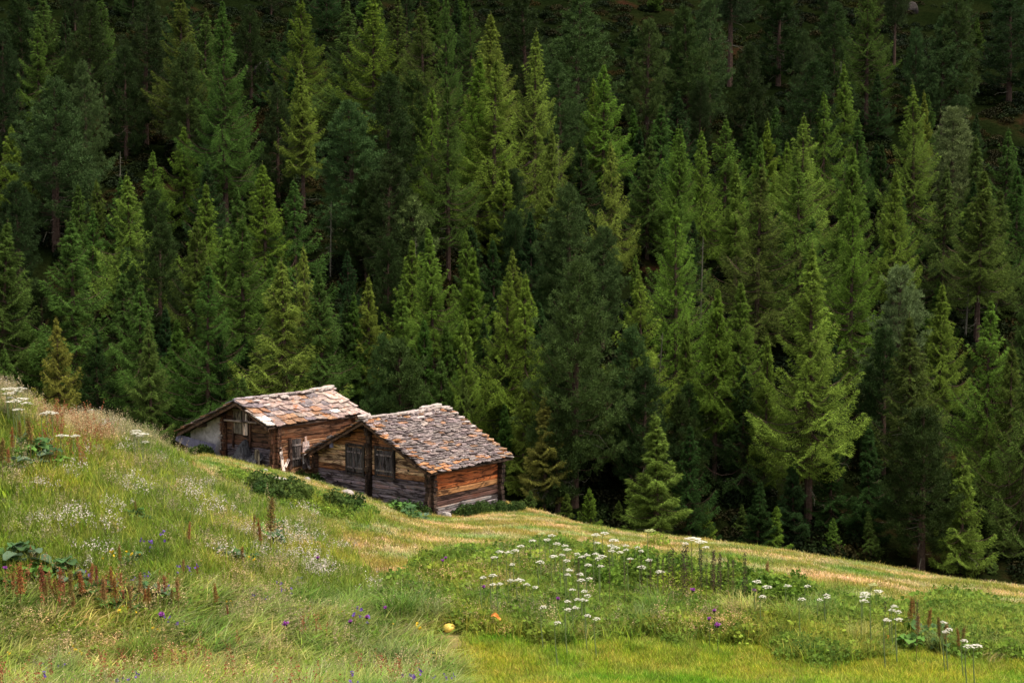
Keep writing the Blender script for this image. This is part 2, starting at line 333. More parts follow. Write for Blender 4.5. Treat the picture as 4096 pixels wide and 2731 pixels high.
# ------------------------------------------------------------------ forest: tips measured in photo crops (crop, x, y, height, kind+tone, width, note)
OFF={1:(0,0),2:(337.5,0),3:(674,0),4:(0,200),5:(337.5,200),6:(674,200)}
TL="""
1 265 150 600 Lm 1|1 30 200 700 Pd 1|1 380 520 900 Pp 1.35 broad blue-green stone pine in the left upper wood, widest of its row|1 595 400 750 Pp .9
1 80 830 450 Lb .9 bright green larch alone at the left edge beneath dark pines|1 600 0 700 Pd 1|1 980 -60 800 Pd 1.1|1 1230 -100 900 Lo 1.1|1 1380 50 800 Lo 1
1 1520 -40 1250 Lm .9 tall larch with a long bare trunk left of the russet boulder|1 1270 280 700 Pp 1|1 2040 400 800 Ly .95 sunlit yellowish larch standing alone above and left of the far hut
1 1870 570 620 Pd .9|1 2040 -60 700 Lb 1|1 1690 40 500 Pd 1|1 1240 830 520 Lb 1 bright larch with a pointed tip beneath two dark pines in the left wood
1 1040 1000 450 Lb 1|1 880 1150 750 Lb 1.1|1 820 1170 520 Lm .9|1 540 1220 500 Lm .9|1 665 1190 500 Lo .7|1 630 1390 500 Lm .9|1 1390 1210 650 Lb .9|1 1610 1230 600 Lm .9
1 1790 1070 800 Lb 1.15 broad bright larch with a narrow upright tip in the left middle wood|1 1990 1180 700 Lm 1.1|1 130 1220 600 Pd 1|1 550 1020 480 Pp .8|1 330 -80 700 Lm 1|1 700 -60 600 Lm 1
1 1970 440 350 Ld .9|1 1840 200 350 Ld .8|1 1060 1270 500 Pd 1|1 1470 590 500 Pd 1|1 1410 1090 420 Ld 1|1 450 60 600 Ld 1|1 150 -40 600 Pd 1.1|1 850 300 600 Pd .9
2 80 -30 850 Lo 1.2|2 250 -100 950 Lb 1.2|2 400 -60 900 Lo 1.1|2 585 0 950 Lo 1|2 730 -100 800 Lm .6 thin larch with a bare reddish trunk near the top centre|2 900 0 560 Lm 1
2 1030 60 820 Ly 1.05 pale bright larch touching the top centre of the wood|2 1320 170 1050 Ly .95 yellowish larch with whorled open branches and a long bare trunk, upper centre|2 1050 370 1000 Lb 1.05|2 930 360 950 Lb 1|2 745 540 1050 Lm .95|2 635 560 650 Lb .8
2 510 480 600 Pp 1|2 350 500 720 Pd 1.1|2 110 670 900 Pp 1.3 broad dense stone pine right of the sunlit yellowish larch|2 1270 -50 800 Pd 1.2|2 1600 -60 900 Pp 1.3 large dark stone pine with layered branches at the top right of centre
2 2075 120 720 Pp 1|2 2330 60 700 Pp 1|2 1785 400 720 Lb 1.1 bright double-tipped larch against dark forest floor, upper right of centre|2 1720 500 600 Lb .8|2 2165 680 620 Lm 1|2 2265 830 720 Lb .9|2 1440 850 620 Ly .8 pale larch with short upturned whorls in the middle of the wood
2 1840 930 700 Ly .8|2 1115 1040 620 Lb .9|2 1160 1130 520 Pd 1.1|2 1560 1235 900 Pp 1.25 rounded stone pine with pale tufts above the middle of the wood|2 520 1330 480 Pb 1 flat-topped pale stone pine with a crooked bare trunk above the huts
2 340 1050 700 Pd 1.2|2 2275 1280 800 Lb .9|2 1180 1430 420 Pd .8|2 1300 1400 500 Ld .9|2 1500 400 700 Pp 1.1|2 1640 900 500 Ld 1|2 200 1120 600 Pd 1.1|2 2080 900 650 Lm 1
3 90 30 750 Pp 1.1|3 230 -60 700 Pp 1|3 375 -500 1080 Px 1 old stone pine with a thick bare trunk and russet soil at its foot|3 700 -100 520 Pd 1.3|3 870 210 460 Pp .7|3 1065 20 520 Pp 1.1
3 1290 -250 840 Lm 1 ragged larch with hanging dead branches at the top right|3 1480 -250 690 Px .8|3 1620 190 480 Pp .8|3 1800 90 640 Pp 1.2|3 1890 -40 740 Pp 1|3 2250 -80 600 Pd 1.4|3 890 400 720 Pd 1.3
3 1140 400 680 Lb .85 narrow bright larch rising clear of its row in the upper right|3 1000 590 620 Lb .85|3 1600 530 950 Lb 1 tall bright larch with a needle-like tip beside a dark clearing, upper right|3 1672 600 520 Ly .7
3 1860 720 600 Pb 1.2 rounded grey-green stone pine right of a tall bright larch, upper right|3 335 770 720 Lb 1.05|3 180 850 720 Lb .8|3 20 830 800 Lb .9|3 510 830 520 Lm .9|3 570 920 540 Lb .8|3 620 790 560 Lb .9|3 750 930 500 Lb .9
3 850 750 760 Ly 1.1|3 1220 770 560 Lm .9|3 410 1070 650 Lb .9|3 550 1090 1000 Lo 1.05|3 840 1050 1000 Lb 1.1|3 1170 950 1000 Lb .9|3 1165 1240 820 Lb .8|3 1465 1120 900 Lb .85|3 1650 1200 420 Ld .9
3 1800 1100 800 Lo .95|3 2015 900 640 Lo .9|3 2030 1110 950 Lo 1.15|3 2220 840 620 Lm 1|3 2290 1100 640 Lm .9|3 2170 1250 700 Lo .9|3 1380 950 400 Ld .8|3 1700 620 480 Lm .8|3 500 300 600 Pd 1
4 30 110 1100 Lo 1.1 tall olive larch at the left edge above the flowering hill|4 510 100 1050 Lm 1.25 very broad dense larch in the left wood|4 480 380 620 Lo .9 larch with long drooping boughs in front of a broad dense larch|4 840 460 680 Lm 1|4 950 510 820 Lm 1
4 1330 110 760 Lo .9|4 1520 150 800 Lb 1|4 1640 80 1050 Lm 1.15|4 1400 400 960 Lm 1 larch with a long bare trunk standing just behind the far hut roof|4 1920 370 980 Ly 1.3 broad feathery light green larch directly above the far hut
4 2050 280 760 Ly .7|4 2170 450 900 Lm 1.1|4 1830 380 420 Lm .7|4 1810 1020 330 Lb .9 small bright larch peeping over the far hut ridge|4 1020 780 760 Lo .85 slim olive larch with a spindly tip, left of the far hut
4 410 770 700 Lr .85 larch with an orange-brown tip in the lower left wood|4 200 790 560 Lm .9|4 380 1180 280 Lo .9 small pale larch behind the seed heads on the left hill|4 660 840 560 Ld 1|4 870 310 420 Pp .8|4 1210 790 520 Lm .9
4 1120 700 460 Ld .8|4 100 900 460 Ld .9|4 310 560 600 Pd 1|4 1080 150 620 Pd 1|4 2330 650 620 Ld 1|4 1490 830 620 Ld .5|4 1640 900 480 Ld 1
5 500 240 680 Lb .9|5 645 150 900 Lb .85 bright larch with a bare lower trunk in the middle of the wood|5 870 190 480 Lb .7|5 905 310 780 Lb .9|5 1185 310 640 Ly .8|5 1130 440 950 Lb .9|5 1255 460 980 Lb .85|5 210 490 700 Ly .85 light larch with a pointed tip behind the gap between the huts
5 435 540 700 Lb .9|5 340 250 600 Pd .9|5 1590 370 1300 Pp 1.05 very tall dark stone pine with tiered boughs right of the huts|5 1480 180 640 Pp 1|5 1780 180 640 Pp 1|5 2000 350 420 Lb .6|5 2045 460 1050 Ly .9 tall light green larch with drooping boughs right of the darkest stone pine
5 2270 -10 1150 Lb .75 narrow bright larch with a long bare trunk, right of centre|5 870 760 780 Ly .6 thin yellow-tipped larch with spaced whorls above the near hut|5 740 820 500 Lm .8|5 705 1050 560 Lm .9|5 850 1170 500 Lo .7
5 1250 1240 560 Ly 1.0 light larch just right of the near hut roof|5 1395 1280 640 Lr 1.15 golden orange-tipped larch right of the near hut|5 1145 1100 460 Ld .8|5 1130 1350 400 Lm .8|5 2140 1410 820 Ly 1.35 solitary feathery light green larch at the meadow crest right of the huts
5 430 960 560 Pp 1|5 310 900 600 Pp .9|5 1550 900 700 Pd 1|5 1985 850 820 Pp 1|5 2060 1120 720 Pd 1.1|5 110 610 640 Lm .9|5 1290 90 460 Ld .8|5 1180 90 420 Pd .7|5 1050 250 420 Ld .8|5 590 780 520 Lm .8|5 990 790 600 Ld .9|5 2310 1300 560 Pd 1|5 1480 1300 620 Pd 1
6 900 265 1500 Ly 1.05 largest light green larch at right, spreading boughs and a slender tip|6 270 550 1050 Lb .9|6 430 510 1050 Lb .9 bright pointed larch left of the largest light green larch|6 70 770 760 Lb .7|6 610 880 860 Lb .7|6 460 1080 680 Ld 1
6 1490 430 950 Pb 1.15 pale grey-green stone pine with a rounded top in the right wood|6 1580 740 1080 Lo 1.1|6 1770 530 900 Lb .9|6 2080 630 1050 Lb .9|6 1180 -20 1000 Lb .8|6 1400 860 760 Pd 1.1|6 2335 480 900 Lo .8|6 2240 940 900 Lo .9
6 1060 900 800 Ld .6 thin dark larch with a bare trunk beside the largest light green larch|6 90 1230 560 Pd 1|6 1660 1400 1000 Pd 1.25 massive dark stone pine low in the right wood|6 340 1000 640 Ld .9|6 2340 1050 1000 Lo .9
6 -150 1580 500 Lm .8|6 100 1480 700 Ld .9|6 560 1870 420 Ld 1|6 1930 1660 900 Lb .9 open bright larch with ragged branches near the lower right crest|6 2130 2330 230 Lo 1 tiny spreading larch sapling on the crest at the right edge|6 1050 1560 500 Ld 1|6 800 1700 460 Ld .9|6 1300 1500 600 Ld .9
"""
TONE={'b':(.092,.148,.020),'y':(.124,.170,.026),'m':(.048,.090,.016),'o':(.062,.092,.018),'d':(.022,.045,.012),'r':(.17,.155,.032)}
PT={'p':(.042,.072,.019),'d':(.022,.040,.010),'b':(.10,.135,.045),'x':(.034,.058,.018)}
def base_from(px,py_tip,hpx):
    """walk the bearing: where the tree foot (py_tip+hpx) meets the far slope"""
    pyb=min(py_tip+hpx,572)
    for y in np.arange(78,240,.25):
        p=W(px,pyb,y)
        if slope(p[0],y)>=p[2]: break
    x=p[0]; z=float(slope(x,y)); zt=W(px,py_tip,y)[2]
    return x,y,z,zt-z
trees=[]
for ln in TL.strip().replace('\n','|').split('|'):
    w=ln.split(' ',6); r=int(w[0]); px=OFF[r][0]+float(w[1])*.1488; py=OFF[r][1]+float(w[2])*.1488
    x,y,z,H=base_from(px,py,float(w[3])*.1488*(1.0 if w[4][1]=='x' else 1.3))
    trees.append(dict(x=x,y=y,z=z,H=H,k=w[4][0],t=w[4][1],w=float(w[5]),px=px,py=py,note=w[6] if len(w)>6 else None))
rf=np.random.default_rng(21); nfill=0
while nfill<108:
    y=rf.uniform(86,196); x=rf.uniform(-.40,.40)*y
    if min((q['x']-x)**2+(q['y']-y)**2 for q in trees)<2.6**2: continue
    z=float(slope(x,y)); px,pb=proj((x,y,z))
    if 700<px and y<97: continue
    if 560<px<800 and 150<y and rf.random()<.7: continue      # open ground under the old pines
    H=rf.uniform(4.5,9); k='P' if rf.random()<.15 else 'L'
    _,py=proj((x,y,z+H)); nfill+=1
    trees.append(dict(x=x,y=y,z=z,H=H,k=k,t=rf.choice(list('ddm')) if k=='L' else 'd',w=rf.uniform(.85,1.15),px=px,py=py,note=None))
for px,H in ((566,2.2),(590,3.0),(618,1.7),(705,2.6),(742,1.9),(775,3.1),(832,2.0),(868,2.8),(905,1.6),(962,2.4),(1004,3.0),(530,2.4)):
    y=79+rf.uniform(0,2.5); x=W(px,560,y)[0]; z=float(slope(x,y)); _,py=proj((x,y,z+H)); trees.append(dict(x=x,y=y,z=z,H=H,k='L',t=rf.choice(list('mob')),w=rf.uniform(1.,1.35),px=px,py=py,note=None))
for px,py,h in ((120,150,90),(205,60,80),(415,235,75),(560,140,85),(700,235,95),(842,60,80),(900,330,110),(655,330,100),(965,250,90),(330,200,80)):
    x,y,z,H=base_from(px,py,h); trees.append(dict(x=x,y=y,z=z,H=H,k='S',t='s',w=1,px=px,py=py,note=None))
ORD=lambda n: f"{n}{'th' if 10<=n%100<=20 else {1:'st',2:'nd',3:'rd'}.get(n%10,'th')}"
BN=[(-999,12,'along the top edge of the photo'),(12,60,'in the topmost row of tips'),(60,110,'in the second row from the top'),(110,160,'in the third row from the top'),
(160,215,'in the fourth row from the top'),(215,275,'in the fifth row, just above mid-photo'),(275,350,'in the row level with mid-photo'),(350,999,'in the lowest row behind the meadow')]
TA={'b':'bright green','y':'light yellowish-green','m':'mid-green','o':'olive','d':'dark green','r':'orange-tinged'}
PA={'p':'blue-green','d':'dark','b':'pale grey-green','x':'tall old'}
for lo,hi,nm in BN:
    row=sorted([t for t in trees if lo<=t['py']<hi],key=lambda t:t['px'])
    for i,t in enumerate(row):
        kind={'L':'larch','P':'stone pine','S':'bare snag'}[t['k']]
        t['label']=t['note'] or f"{dict(TA,s='dead grey')[t['t']] if t['k']!='P' else PA[t['t']]} {kind}, {ORD(i+1)} treetop from the left {nm}"
SNAG=[]
for sd in (1,2):
    g=np.random.default_rng(sd); a=MB(); a.tube([(0,0,-.6),(.05,0,4),(.1,.08,8),(.12,.1,13)],[.17,.13,.09,.03],7); b_=MB()
    for k in range(46):
        h=g.uniform(2,12.6); az=g.random()*6.28; l=(1-h/14)*g.uniform(.5,2.0)+.2; dr=g.uniform(-.45,.2)
        q=[(.008*h+math.cos(az)*l*s_,.008*h+math.sin(az)*l*s_,h+dr*l*s_) for s_ in (0,.5,1)]; b_.tube(q,[.03,.02,.006],3)
        for s_ in (.4,.7): p=Vector(q[0]).lerp(Vector(q[2]),s_); b_.tube([p,p+Vector((g.normal()*.25,g.normal()*.25,-g.uniform(.05,.35)))],[.012,.004],3)
    SNAG.append((a.mesh('trunk',M['twig']),b_.mesh('dead_branches',M['twig'])))
for i,t in enumerate(trees):
    if t['k']=='S':
        H0,cm,tm,dm=LV[7]; s=t['H']/H0; e=empty('dead_tree',(t['x'],t['y'],t['z']-.1),rf.uniform(0,6.28),(s,s,s)); e.rotation_euler=(rf.uniform(-.06,.06),rf.uniform(-.06,.06),rf.uniform(0,6))
        tag(e,t['label'],'dead tree','dead snags in the mountain wood'); link('trunk',SNAG[i%2][0],e); link('dead_branches',SNAG[i%2][1],e); continue
    if t['k']=='L':
        t['w']*=1.04
        c=sorted(range(len(LV)),key=lambda j:abs(math.log(LV[j][0]/t['H']))+.12*((j*7+i*3)%5)/5)[0:4]; H0,cm,tm,dm=LV[c[(i*5+i//3)%3]]
        nm='larch_tree'; cat='larch'; col=np.array(TONE[t['t']])
    else:
        c=sorted(range(len(PV)),key=lambda j:abs(math.log(PV[j][0]/t['H'])))[0:3]; v=c[i%3] if c[i%3]!=6 else c[0]
        t['w']*=.85
        if t['t']=='x': v=6
        H0,cm,tm,dm=PV[v]; nm='stone_pine'; cat='stone pine'; col=np.array(PT[t['t']])
    col=col*rf.uniform(.85,1.18)*np.array([rf.uniform(.88,1.12),1,rf.uniform(.85,1.15)])
    s=t['H']/H0; e=empty(nm,(t['x'],t['y'],t['z']-.1),rf.uniform(0,6.28),(s*t['w'],s*t['w'],s))
    tag(e,t['label'],cat,'larches of the mountain wood' if t['k']=='L' else 'stone pines of the mountain wood')
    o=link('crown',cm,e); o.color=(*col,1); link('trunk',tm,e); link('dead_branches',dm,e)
# ------------------------------------------------------------------ huts (local X along the side wall, Y along the gable, origin at the near corner)
ANG=R(51)
class Frame:
    def __init__(s,px,py,y): s.o=W(px,py,y); s.X=np.array([math.cos(ANG),math.sin(ANG),0]); s.Y=np.array([-math.sin(ANG),math.cos(ANG),0])
    def w(s,x,y,z): return s.o+s.X*x+s.Y*y+np.array([0,0,z])
    def g(s,px,py,x=0.0):       # point of the photo on the gable plane X=x -> (Y,Z)
        r=ray(px,py); t=(s.o+s.X*x)@s.X/(r@s.X); p=r*t-s.o; return p@s.Y,p[2]
    def s(s,px,py,y=0.0):       # on the side plane Y=y -> (X,Z)
        r=ray(px,py); t=(s.o+s.Y*y)@s.Y/(r@s.Y); p=r*t-s.o; return p@s.X,p[2]
def log(mb,axis,a0,a1,b0,b1,pos,z0,z1,th,col,seed=0):
    """hewn log: axis 'x' or 'y'; (a0,a1) ends at its lower edge, (b0,b1) at its upper edge; outer face at pos"""
    n=max(2,int(abs(a1-a0)/.45)); rr=random.Random(seed); c=.03; V=[];Fa=[]
    prof=[(0,c),(0,1-c),(c,1),(th,1),(th,0),(c,0)]
    for i in range(n+1):
        f=i/n; jo=rr.uniform(-.012,.012); jz=rr.uniform(-.010,.010)
        for d,h in prof:
            hh=z0+(z1-z0)*(h if h in(0,1) else (c/(z1-z0) if h==c else 1-c/(z1-z0)))
            a=(a0+(a1-a0)*f)*(1-h)+(b0+(b1-b0)*f)*h; hz=hh+(jz if 0<i<n else 0)
            o=pos+d+jo if d<th else pos+d
            V.append((o,a,hz) if axis=='y' else (a,o,hz))
    for i in range(n):
        for k in range(6):
            q=(i*6+k,i*6+(k+1)%6,(i+1)*6+(k+1)%6,(i+1)*6+k); Fa.append(q if axis=='x' else q[::-1])
    Fa.append(tuple(range(6))); Fa.append(tuple(n*6+k for k in range(5,-1,-1)))
    mb.add(V,Fa,col)
def jit(c,v=.15,rr=random):
    f=rr.uniform(1-v,1+v); return (c[0]*f,c[1]*f*rr.uniform(.95,1.05),c[2]*f)
def slabs(mb,y0,z0,y1,z1,x0,x1,exp_,wmin,wmax,colf,rr,sag=.05,missing=None):
    """irregular split-stone slabs from eave (y0,z0) to ridge (y1,z1), covering x0..x1"""
    L=math.hypot(y1-y0,z1-z0); ty,tz=(y1-y0)/L,(z1-z0)/L; ny,nz_=-tz,ty
    if nz_<0: ny,nz_=-ny,-nz_
    s=-.04; row=0
    while s<L-.05:
        x=x0-rr.uniform(0,.1); e=exp_*rr.uniform(.85,1.2)
        while x<x1:
            wd=rr.uniform(wmin,wmax); ln=e*rr.uniform(1.5,1.9); th=rr.uniform(.022,.05); x2=min(x+wd,x1+rr.uniform(-.02,.1))
            if x2-x<.1: break
            off=rr.uniform(-.3,.3)*e; lift=.055+rr.uniform(0,.04); g=.004; sk=rr.uniform(-.22,.22)
            top=min(s+ln,L+.04)
            pts=[(x+g,s+off+rr.uniform(-.03,.05)),(x+(x2-x)*.3,s+off-rr.uniform(-.01,.04)),(x+(x2-x)*.7,s+off-rr.uniform(-.01,.05)),(x2-g,s+off+rr.uniform(-.03,.05)),
                 (x2-g-rr.uniform(-.02,.05),top),(x+g+rr.uniform(-.02,.05),top)]
            pts=[(a+(b-s)*sk*.5,b+(a-(x+x2)/2)*sk) for a,b in pts]
            tw=rr.uniform(-.03,.03); V=[]
            for up in (0,1):
                for (a,b) in pts:
                    q=min(1,max(0,(b-s)/ln)); h=lift*(1-q)+.012+up*th+tw*((a-x)/(x2-x)-.5)*2*(1-q)+(rr.uniform(-.006,.006) if up else 0)
                    sg=sag*math.sin(a*1.3+y1)*.5+sag*math.sin(b*1.7+a*.6)*.5
                    V.append((a,y0+ty*b+ny*h,z0+tz*b+nz_*h+sg))
            n=6; F1=[tuple(range(n-1,-1,-1)),tuple(range(n,2*n))]+[(k,(k+1)%n,n+(k+1)%n,n+k) for k in range(n)]
            if ty<0: F1=[f[::-1] for f in F1]
            mb.add(V,F1,colf(a,s/L,(x-x0)/(x1-x0),rr)); x=x2
        s+=e; row+=1
def capstone(mb,c,L,wd,th,rz,col,rr,tilt=0):
    n=8; V=[]
    for up in(0,1):
        for k in range(n):
            w=2*math.pi*k/n; r=rr.uniform(.82,1.1); x=math.cos(w)*L/2*r; y=math.sin(w)*wd/2*r
            X=x*math.cos(rz)-y*math.sin(rz); Y=x*math.sin(rz)+y*math.cos(rz)
            V.append((c[0]+X,c[1]+Y,c[2]+(th*rr.uniform(.8,1.1) if up else 0)+tilt*x))
    mb.add(V,[tuple(range(n-1,-1,-1)),tuple(range(n,2*n))]+[(k,(k+1)%n,n+(k+1)%n,n+k) for k in range(n)],col)
TAN=(.52,.33,.18); RED=(.42,.13,.045); GREY=(.22,.185,.19); DRK=(.06,.04,.03); BRN=(.20,.10,.05); PALE=(.55,.47,.42)
def build_hut(fr,L,Wd,yr,ze,zr,zl,of,ob,er,el,name,label,cfg):
    """L side length, Wd gable width, yr ridge Y, ze/zr/zl wall-top heights at the near eave, ridge, far eave"""
    root=empty(name,fr.o,ANG); tag(root,label,'log hut')
    rr=random.Random(cfg['seed']); zb=-1.3
    def ylim(z):    # gable extent at height z
        a=0 if z<=ze else (z-ze)/(zr-ze)*yr; b=Wd if z<=zl else Wd-(z-zl)/(zr-zl)*(Wd-yr); return a,b
    hs=[zb]; 
    while hs[-1]<zr-.1: hs.append(hs[-1]+rr.uniform(.15,.24))
    hs[-1]=min(hs[-1],zr-.03)
    for xx,wn,th in ((0,'gable_wall',.14),(L-.14,'rear_gable_wall',.14)):
        mb=MB()
        for i in range(len(hs)-1):
            z0,z1=hs[i],hs[i+1]-.006; a0,b0=ylim(z0); a1,b1=ylim(z1)
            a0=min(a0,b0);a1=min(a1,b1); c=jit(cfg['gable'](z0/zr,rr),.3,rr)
            cut=cfg.get('split',None)
            if b0-a0<.2: continue
            log(mb,'y',a0,b0,a1,b1,xx,z0,z1,th,c,rr.random())
        mb.build('wall',M['wood_y'],root)['label']='log wall under the front gable' if xx==0 else 'log wall at the far end'
    for yy,zt,cf in ((0,ze,cfg['side']),(Wd-.14,zl,cfg['side'])):
        mb=MB(); z=zb
        while z<zt-.02:
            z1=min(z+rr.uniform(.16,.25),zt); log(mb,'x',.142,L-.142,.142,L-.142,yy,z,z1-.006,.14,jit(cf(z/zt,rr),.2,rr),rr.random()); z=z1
        mb.build('wall',M['wood_x'],root)
    # corner columns: stacked crossing log ends
    def corner(x,y,zt,sx,sy,cb=DRK):
        mb=MB(); z=zb
        while z<zt:
            h=min(rr.uniform(.13,.2),zt-z+.02); e=rr.uniform(.15,.26); c=jit(cb,.35,rr)
            if sx: mb.box((x+(-e if sx<0 else 0),y-.05,z),(x+(0 if sx<0 else e),y+.15,z+h*.88),c,j=.01)
            e=rr.uniform(.15,.26)
            if sy: mb.box((x-.05,y+(-e if sy<0 else 0),z+.03),(x+.15,y+(0 if sy<0 else e),z+h*.93),c,j=.01)
            mb.box((x-.03,y-.03,z),(x+.15,y+.15,z+h),c,j=.006); z+=h
        return mb
    for (x,y,zt,sx,sy) in ((0,0,ze,-1,-1),(L-.13,0,ze,1,-1),(0,Wd-.13,zl,-1,1)):
        corner(x,y,zt-.03,sx,sy,cfg.get('corner',DRK)).build('corner_logs',M['wood_z'],root)
    if cfg.get('midpost'):
        corner(0,yr-.06,zr-.12,-1,0).build('centre_post',M['wood_z'],root)
    # roof deck, purlins, slabs
    rs=(zr-ze)/yr; ls=(zr-zl)/(Wd-yr); e0=(-er,ze-er*rs); e1=(Wd+el,zl-el*ls); rg=(yr,zr)
    dk=MB()
    for (a,b) in ((e0,rg),(rg,e1)):
        V=[(x,p[0],p[1]+dz) for dz in (.0,.05) for p in (a,b) for x in (-of,L+ob)]
        dk.add(V,[(0,2,3,1),(4,5,7,6),(0,1,5,4),(2,6,7,3),(0,4,6,2),(1,3,7,5)],DRK)
    for t in (.0,.33,.66,.97):
        for a,b in ((e0,rg),(e1,rg)):
            y=a[0]+(b[0]-a[0])*t; z=a[1]+(b[1]-a[1])*t; s_=.07
            if .0<t: dk.box((-of+.04,y-s_,z-.15),(L+ob-.04,y+s_,z-.004),jit(DRK,.3,rr))
    # weathered barge boards following the verge
    for a,b in ((e0,rg),(e1,rg)):
        dk.add([(-of-.03,a[0],a[1]-.10),(-of-.03,b[0],b[1]-.10),(-of-.03,b[0],b[1]-.0),(-of-.03,a[0],a[1]-.0),(-of,a[0],a[1]-.10),(-of,b[0],b[1]-.10),(-of,b[0],b[1]-.0),(-of,a[0],a[1]-.0)],
           [(0,3,2,1),(4,5,6,7),(0,1,5,4),(2,3,7,6),(0,4,7,3),(1,2,6,5)],(.12,.075,.05))
    dk.build('roof_timbers',M['wood_x'],root)
    mb=MB(); up=.05
    slabs(mb,e0[0],e0[1]+up,rg[0],rg[1]+up,-of-.06,L+ob+.02,*cfg['slab'],cfg['scol'],rr)
    slabs(mb,e1[0],e1[1]+up,rg[0],rg[1]+up,-of-.06,L+ob+.02,*cfg['slab'],cfg['scol'],rr)
    x=-of-.05
    while x<L+ob-.1:
        l=rr.uniform(.35,.65); capstone(mb,(x+l/2,yr+rr.uniform(-.05,.05),zr+.115),l*1.15,.42,.06,rr.uniform(-.15,.15),jit((.30,.25,.23),.25,rr),rr,rr.uniform(-.05,.12)); x+=l*.8
    for (cx_,cy_,cz_,l,w_,t_,rz) in cfg['caps']: capstone(mb,(cx_,cy_,cz_),l,w_,t_,rz,jit((.40,.34,.31),.15,rr),rr,.06)
    if cfg.get('verge'):   # long pale slabs along the far verge
        n=11
        for i in range(n):
            t=(i+.5)/n; y=rg[0]+(e0[0]-rg[0])*t; z=rg[1]+(e0[1]-rg[1])*t
            capstone(mb,(L+ob-.12,y,z+.15),.42,.36,.05,rr.uniform(1.2,1.9),jit((.42,.36,.32) if t<.5 else (.30,.17,.09),.15,rr),rr)
    mb.build('roof',mb_roof:=cfg['roofmat'],root)
    return root
# near hut
f1=Frame(431,514,54)
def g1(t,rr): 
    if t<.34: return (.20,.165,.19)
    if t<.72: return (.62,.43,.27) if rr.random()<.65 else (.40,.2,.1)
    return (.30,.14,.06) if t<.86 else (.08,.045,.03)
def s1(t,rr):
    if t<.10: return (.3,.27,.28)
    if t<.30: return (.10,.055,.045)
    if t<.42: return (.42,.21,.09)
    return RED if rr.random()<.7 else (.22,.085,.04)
def sc1(x,s,fx,rr):
    if s<.10 or fx>.93 or fx<.06 or (s>.9 and rr.random()<.4):
        if rr.random()<.33: return jit((.28,.13,.055),.3,rr)
    q=rr.random()
    return jit((.125,.098,.095) if q<.66 else ((.20,.155,.14) if q<.93 else (.22,.12,.07)),.35,rr)
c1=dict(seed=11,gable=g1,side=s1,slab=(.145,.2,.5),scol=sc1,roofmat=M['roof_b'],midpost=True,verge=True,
 caps=[(-.3,3.27,1.99+1.55,.75,.42,.1,.1),(3.95,3.27,2.03+1.6,.8,.4,.12,.1),(3.3,3.27,2.0+1.58,.8,.36,.1,0),(2.3,2.8,1.9+1.5,.35,.75,.05,.9),(3.0,2.9,3.47,.6,.4,.05,.3)])
for k,cc in enumerate(c1['caps']): c1['caps'][k]=cc
L1,W1,Y1=4.2,6.4,3.25
def zat(fr,px,py,x): return fr.g(px,py,x)[1]
ze1=zat(f1,431,471.5,-.4)-.16+.32*.55; zr1=zat(f1,366,417.5,-.4)-.17; zl1=ze1+.02
for k,cc in enumerate(c1['caps']): 
    dy=abs(cc[1]-Y1); c1['caps'][k]=(cc[0],cc[1],zr1-dy*.55+.19,*cc[3:])
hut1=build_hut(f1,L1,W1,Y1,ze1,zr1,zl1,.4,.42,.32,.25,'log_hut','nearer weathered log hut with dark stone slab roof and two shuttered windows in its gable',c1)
def board(mb,y0,z0,y1,z1,x=-.03,th=.03,col=GREY,slant=0):
    mb.box((x-th,min(y0,y1),min(z0,z1)),(x,max(y0,y1),max(z0,z1)),col,j=.006)
def shutters(fr,root,A,B,cA,cB,lab):
    """two leaves of upright boards with two battens each, in a dark frame; A,B opposite corners in the photo"""
    ya,za=fr.g(*A); yb,zb=fr.g(*B); y0,y1=min(ya,yb),max(ya,yb); z0,z1=min(za,zb),max(za,zb)
    f=MB(); t=.09
    for (p,q) in (((y0-t,z0-.03),(y0-.002,z1+.05)),((y1+.002,z0-.03),(y1+t,z1+.05)),((y0-t,z1+.052),(y1+t,z1+.13)),((y0-t,z0-.11),(y1+t,z0-.032))): f.box((-.07,p[0],p[1]),(-.012,q[0],q[1]),jit((.05,.045,.045),.2),j=.004)
    w=f.build('window',M['wood_z'],root); w['label']=lab
    ym=(y0+y1)/2
    for k,(p,q) in enumerate(((y0+.005,ym-.008),(ym+.008,y1-.005))):
        m=MB(); n=3
        for i in range(n):
            a=p+(q-p)*i/n; b=p+(q-p)*(i+1)/n; m.box((-.055,a+.004,z0+random.uniform(0,.03)),(-.022,b-.004,z1-random.uniform(0,.05)),jit(cA,.3),j=.004)
        for zz in (z0+.18*(z1-z0),z0+.8*(z1-z0)): m.box((-.085,p,zz-.035),(-.057,q,zz+.03),jit(cB,.2),j=.006)
        m.build('shutter',M['wood_z'],w)
shutters(f1,hut1,(348,445.5),(363.5,472.5),(.085,.08,.085),(.19,.17,.18),'left shuttered window of the gable')
shutters(f1,hut1,(377,448.5),(394,476),(.07,.065,.07),(.2,.18,.18),'right shuttered window of the gable')
m=MB()
for (px,py) in ((337.6,480.6),(351.3,482.3),(408.4,470)):
    y,z=f1.g(px,py); m.box((-.016,y-.045,z-.03),(.01,y+.045,z+.03))  # shade of the holes painted as dark boxes, slightly proud of the logs
m.build('peg_hole_shade',M['dark'],hut1)
m=MB(); m.add([],[]) ; y,z=f1.g(337,442); m.tube([(-.33,y,z+.12),(-.3,y,z-.16)],[.07,.09],8,(.5,.5,.52)); m.build('tin_bucket',M['sheet'],hut1)
